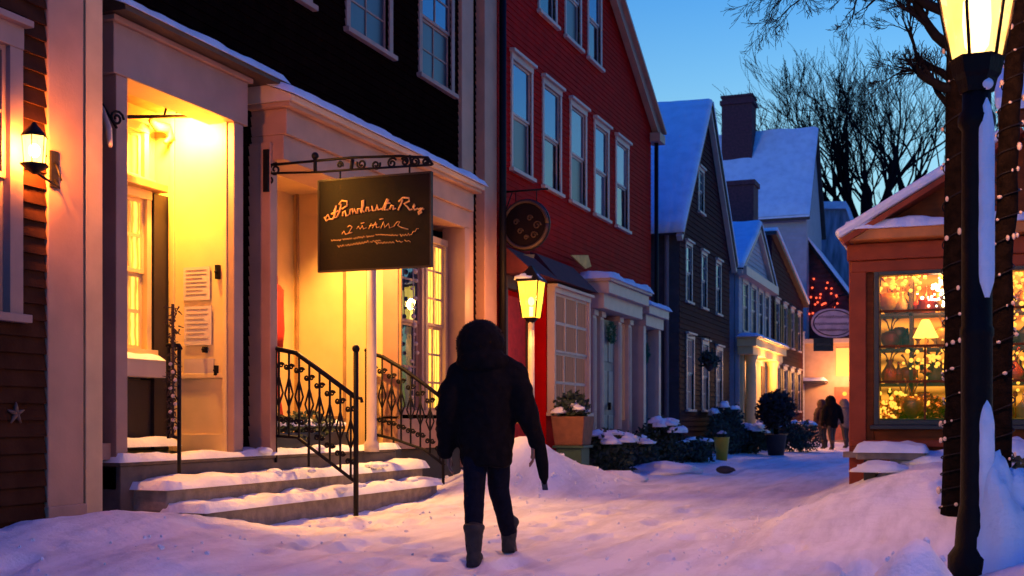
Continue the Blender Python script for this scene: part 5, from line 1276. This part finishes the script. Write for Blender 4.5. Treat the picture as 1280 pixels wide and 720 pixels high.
# ================================================================== PEOPLE
def person(name, label, loc, rz, sc=1, coat=COAT, legs=JEANS, boots=BOOT, furm=FUR, detail=True, group=None, bag=True, stride=.30, jac_len=.70):
    rt = thing(name, label, 'person', loc, group); rt.rotation_euler = (0, 0, rz); rt.scale = (sc, sc, sc)
    v = .0065 if detail else .02; sg = 12
    # --- body (head, neck, trunk, arms, hands, legs as one surface)
    m = MB()
    hip = 0.92
    LA = ((-.080, 0, hip), (-.088, -.07, .52), (-.075, -.22, .14)); RA = ((.080, 0, hip), (.075, .12, .52), (.135, stride, .17))
    for A in (LA, RA): m.chain(A, [.085, .058, .042], sg)
    m.chain([(-.085, -.22, .12), (-.08, -.15, .05), (-.075, -.05, .04)], [.042, .04, .03], sg); m.chain([(.15, stride, .12), (.155, stride+.08, .05), (.16, stride+.17, .04)], [.042, .04, .03], sg)
    m.loft([(0, 0, .84, .14, .10), (0, 0, .95, .165, .115), (0, 0, 1.1, .145, .10), (0, .01, 1.3, .17, .11), (0, .01, 1.42, .15, .09), (0, .01, 1.46, .08, .06)], 20)
    m.chain([(0, .01, 1.44), (0, .02, 1.53)], [.055, .052], sg)
    m.ball((0, .035, 1.63), .095, 14, 10, (.82, 1.0, 1.2))
    m.ball((0, .135, 1.615), .016, 8, 6, (.8, 1.2, 1.4)); m.ball((0, .12, 1.575), .02, 8, 6, (1.4, .5, .4))
    for s in (-1, 1): m.ball((s*.08, .03, 1.62), .02, 8, 6, (.5, 1, 1.5)); m.ball((s*.033, .115, 1.645), .014, 8, 6)
    LH = Vector((-.285, .06, .80)); RH = Vector((.335, .02, .86))
    m.chain([(-.17, 0, 1.38), (-.27, -.03, 1.10), LH], [.062, .046, .030], sg); m.chain([(.17, 0, 1.38), (.28, -.02, 1.12), RH], [.062, .046, .030], sg)
    for H, s in ((LH, -1), (RH, 1)):
        m.loft([(H.x, H.y, H.z-.10, .018, .036), (H.x, H.y, H.z-.05, .017, .042), (H.x, H.y, H.z, .02, .03)], 12)
        if detail:
            for k in range(4):
                y = H.y-.030+.021*k; l = (.055, .07, .075, .06)[k]
                m.chain([(H.x, y, H.z-.09), (H.x-s*.006, y, H.z-.09-l*.5), (H.x-s*.028, y+.004, H.z-.09-l*.95)], [.0098, .0088, .0075], 8)
            m.chain([(H.x, H.y+.035, H.z-.03), (H.x-s*.01, H.y+.062, H.z-.065), (H.x-s*.02, H.y+.058, H.z-.10)], [.012, .010, .008], 8)
    o = m.build('body', SKIN, rt, local=True); bake(o, [remesh(v), smooth(3)])
    # --- trousers
    m = MB()
    for A in (LA, RA): m.chain([A[0], A[1], (A[2][0], A[2][1], A[2][2]+.02)], [.108, .078, .062], sg)
    m.loft([(0, 0, .84, .16, .12), (0, 0, .95, .18, .13), (0, 0, 1.02, .17, .12)], 18)
    o = m.build('trousers', legs, rt, local=True); bake(o, [remesh(.012 if detail else .025), smooth(3), wrinkle(.012, .07)])
    # --- boots
    for (x, y, hz, toe) in ((-.075, -.22, .0, 1), (.135, stride, .02, 1)):
        m = MB()
        m.chain([(x, y, .25+hz), (x, y, .12+hz)], [.070, .058], sg); m.chain([(x, y-.02, .06+hz*2.2), (x+.005, y+.07, .052+hz), (x+.01, y+.17, .045)], [.056, .052, .044], sg)
        m.lathe((x, y, .27), [(.074, -.02), (.080, 0), (.074, .03)], 14)
        m.hexa([(x-.05, y-.07, hz*2.5), (x+.05, y-.07, hz*2.5), (x+.055, y+.2, 0), (x-.045, y+.2, 0), (x-.05, y-.07, hz*2.5+.03), (x+.05, y-.07, hz*2.5+.03), (x+.055, y+.2, .03), (x-.045, y+.2, .03)])
        o = m.build('boot', boots, rt, local=True); bake(o, [remesh(.012 if detail else .02), smooth(2), wrinkle(.008, .03)])
    # --- coat with sleeves
    m = MB(); hz = 1.42-jac_len
    m.loft([(.0, 0, hz-.02, .17, .13), (.0, 0, hz, .185, .145), (-.01, 0, .95, .215, .165), (-.01, 0, 1.08, .215, .165), (-.01, 0, 1.25, .235, .17), (0, 0, 1.36, .235, .16), (0, .0, 1.43, .19, .14), (0, 0, 1.49, .13, .12)], 26)
    for s_ in (-1, 1): m.chain([(0, 0, 1.45), (s_*.20, -.01, 1.365)], [.11, .10], sg)
    m.chain([(-.19, 0, 1.36), (-.255, -.03, 1.22), (-.285, -.04, 1.06), (-.295, .03, .86)], [.100, .102, .092, .072], sg)
    m.chain([(.19, 0, 1.36), (.25, -.02, 1.23), (.295, -.03, 1.08), (.345, .02, .92)], [.100, .098, .084, .066], sg)
    for s, H in ((-1, (-.315, .03, .845)), (1, (.357, .02, .90))): m.chain([H, (H[0], H[1], H[2]-.025)], [.066, .064], sg)
    o = m.build('coat', coat, rt, local=True); bake(o, [remesh(.014 if detail else .025), smooth(5), wrinkle(.045, .13), smooth(1)])
    # --- hood with fur trim
    m = MB(); m.ball((-.05, .0, 1.585), .165, 18, 12, (1.05, 1.0, 1.08)); m.ball((-.03, -.04, 1.46), .17, 16, 10, (1.2, .9, .62))
    o = m.build('hood', coat, rt, local=True); bake(o, [remesh(.014 if detail else .025), smooth(4), wrinkle(.03, .08)])
    m = MB(); rr = random.Random(2)
    for k in range(1700 if detail else 150):
        a = rr.uniform(0, 2*PI); th = rr.gauss(.1, .30)
        d = Vector((math.cos(a)*math.cos(th), math.sin(th)*.9+.1, math.sin(a)*math.cos(th)))
        if d.z < -.55: continue
        c_ = Vector((-.05, .01, 1.585)); p_ = c_+Vector((d.x*.168, d.y*.16, d.z*.175))
        e = (d+Vector((rr.uniform(-.5, .5), rr.uniform(-.5, .5), rr.uniform(-.5, .5)))).normalized()*rr.uniform(.006, .020)
        m.tube([p_, p_+e*.6, p_+e], [.005, .0035, .001], 3, cap=False)
    m.build('fur_trim', furm, rt, local=True)
    return rt, LH, RH
c = onZ(609, 697, .0); 
wk, LH, RH = person('person', 'person in a long black hooded coat and boots walking away through the snow', (c.x, c.y, gh(c.x, c.y)+.0), TH+R(-4), 1.0)
# handbag held in the right hand (a thing of its own)
def pl_(v): 
    a = TH+R(-4); return Vector((c.x+v[0]*math.cos(a)-v[1]*math.sin(a), c.y+v[0]*math.sin(a)+v[1]*math.cos(a), gh(c.x, c.y)+v[2]))
bg = thing('scarf', 'dark scarf trailing from the right hand of the near walker', 'scarf', tuple(pl_((.36, 0, .75))))
m = MB()
m.loft([(.012, 0, 0, .012, .010), (.006, 0, .05, .034, .020), (-.005, 0, .15, .046, .028), (-.02, 0, .25, .048, .032), (-.03, 0, .36, .035, .028)], 14)
m.v = [pl_((v.x+.375+.03, v.y+.01, v.z+.60-.03)) for v in m.v]
o = m.build('drape', COAT, bg); 
m = MB()
for k in range(14):
    x = .395+.035*k/13; m.tube([pl_((x, .01, .60)), pl_((x+.01, .0, .53))], [.005, .003], 4)
m.build('fringe', mat('grey_blue_wool', (.03, .035, .06)), bg)

FB = mat('far_brown_coat', (.03, .018, .015)); FL = mat('far_pale_coat', (.11, .085, .09)); FR_ = mat('far_rust_coat', (.04, .012, .01))
for (px, py, D, cm, lab, s, st) in ((1029, 553, 41.0, FR_, 'distant walker in a rust brown coat, leftmost of the three', .96, .1), (1040, 557, 40.5, COAT, 'tallest distant walker, all in black, middle of the three', 1.04, .32), (1057, 552, 43.0, FL, 'distant walker in a pale mottled coat beside the corner shop', 1.0, .2)):
    q = onD(px, py, D); person('person', lab, (q.x, q.y, gh(q.x, q.y)), TH+R(5), s, coat=cm, legs=FB, boots=FB, detail=False, group='distant walkers at the street end', stride=st)

# ================================================================== WORLD, SUN, CAMERA
w = bpy.data.worlds.new('World'); scene.world = w; w.use_nodes = True
N = w.node_tree.nodes; L = w.node_tree.links
sky = N.new('ShaderNodeTexSky'); sky.sky_type = 'NISHITA'; sky.sun_disc = False
SUN_EL = R(6.0); SUN_ROT = R(200)
sky.sun_elevation = SUN_EL; sky.sun_rotation = SUN_ROT; sky.air_density = 1.6; sky.dust_density = .1; sky.ozone_density = 4.0
hs_ = N.new('ShaderNodeHueSaturation'); hs_.inputs['Saturation'].default_value = 1.12
L.new(sky.outputs['Color'], hs_.inputs['Color'])
bgn = N['Background']; bgn.inputs['Strength'].default_value = .080
tcw = N.new('ShaderNodeTexCoord'); sx = N.new('ShaderNodeSeparateXYZ'); L.new(tcw.outputs['Generated'], sx.inputs['Vector'])
rw = N.new('ShaderNodeValToRGB'); rw.color_ramp.elements[0].position = .05; rw.color_ramp.elements[0].color = (.64, .68, .80, 1)
rw.color_ramp.elements[1].position = .50; rw.color_ramp.elements[1].color = (.02, .27, .90, 1)
e_ = rw.color_ramp.elements.new(.24); e_.color = (.62, .67, .80, 1); e_ = rw.color_ramp.elements.new(.33); e_.color = (.36, .54, .80, 1)
L.new(sx.outputs['Z'], rw.inputs['Fac'])
mw = N.new('ShaderNodeMix'); mw.data_type = 'RGBA'; mw.blend_type = 'MULTIPLY'; mw.inputs[0].default_value = 1
L.new(hs_.outputs['Color'], mw.inputs[6]); L.new(rw.outputs['Color'], mw.inputs[7]); 
ra = N.new('ShaderNodeValToRGB'); ra.color_ramp.elements[0].position = .25; ra.color_ramp.elements[0].color = (.10, .50, 1.0, 1)
ra.color_ramp.elements[1].position = .80; ra.color_ramp.elements[1].color = (1, 1, 1, 1)
ma = N.new('ShaderNodeMath'); ma.operation = 'MULTIPLY_ADD'; ma.inputs[1].default_value = .5; ma.inputs[2].default_value = .5
L.new(sx.outputs['Y'], ma.inputs[0]); L.new(ma.outputs[0], ra.inputs['Fac'])
mw2 = N.new('ShaderNodeMix'); mw2.data_type = 'RGBA'; mw2.blend_type = 'MULTIPLY'; mw2.inputs[0].default_value = 1
L.new(mw.outputs[2], mw2.inputs[6]); L.new(ra.outputs['Color'], mw2.inputs[7]); L.new(mw2.outputs[2], bgn.inputs['Color'])
sd = bpy.data.lights.new('sun', 'SUN'); sd.energy = .03; sd.angle = R(10); sd.color = (1, .75, .7)
so = bpy.data.objects.new('sun', sd); COL.objects.link(so); so.rotation_euler = (R(87), 0, -SUN_ROT+PI)

cam = bpy.data.cameras.new('camera'); co = bpy.data.objects.new('camera', cam); COL.objects.link(co)
cam.sensor_width = 36; cam.lens = F/1280*36; cam.shift_x = 0; cam.shift_y = (HOR-360)/1280
co.location = CAM; co.rotation_euler = (R(90), 0, TH); cam.clip_end = 3000; cam.clip_start = .05
cam.dof.use_dof = True; cam.dof.focus_distance = 9.5; cam.dof.aperture_fstop = 4.0
scene.camera = co
scene.view_settings.view_transform = 'Standard'; scene.view_settings.look = 'None'
scene.view_settings.exposure = 2.6; scene.view_settings.gamma = 1; scene.view_settings.use_curve_mapping = False
cy = scene.cycles
cy.use_denoising = True; cy.max_bounces = 6; cy.diffuse_bounces = 3; cy.glossy_bounces = 3; cy.transparent_max_bounces = 8; cy.sample_clamp_indirect = 4; cy.caustics_reflective = False; cy.caustics_refractive = False
scene.render.resolution_x = 1280; scene.render.resolution_y = 720
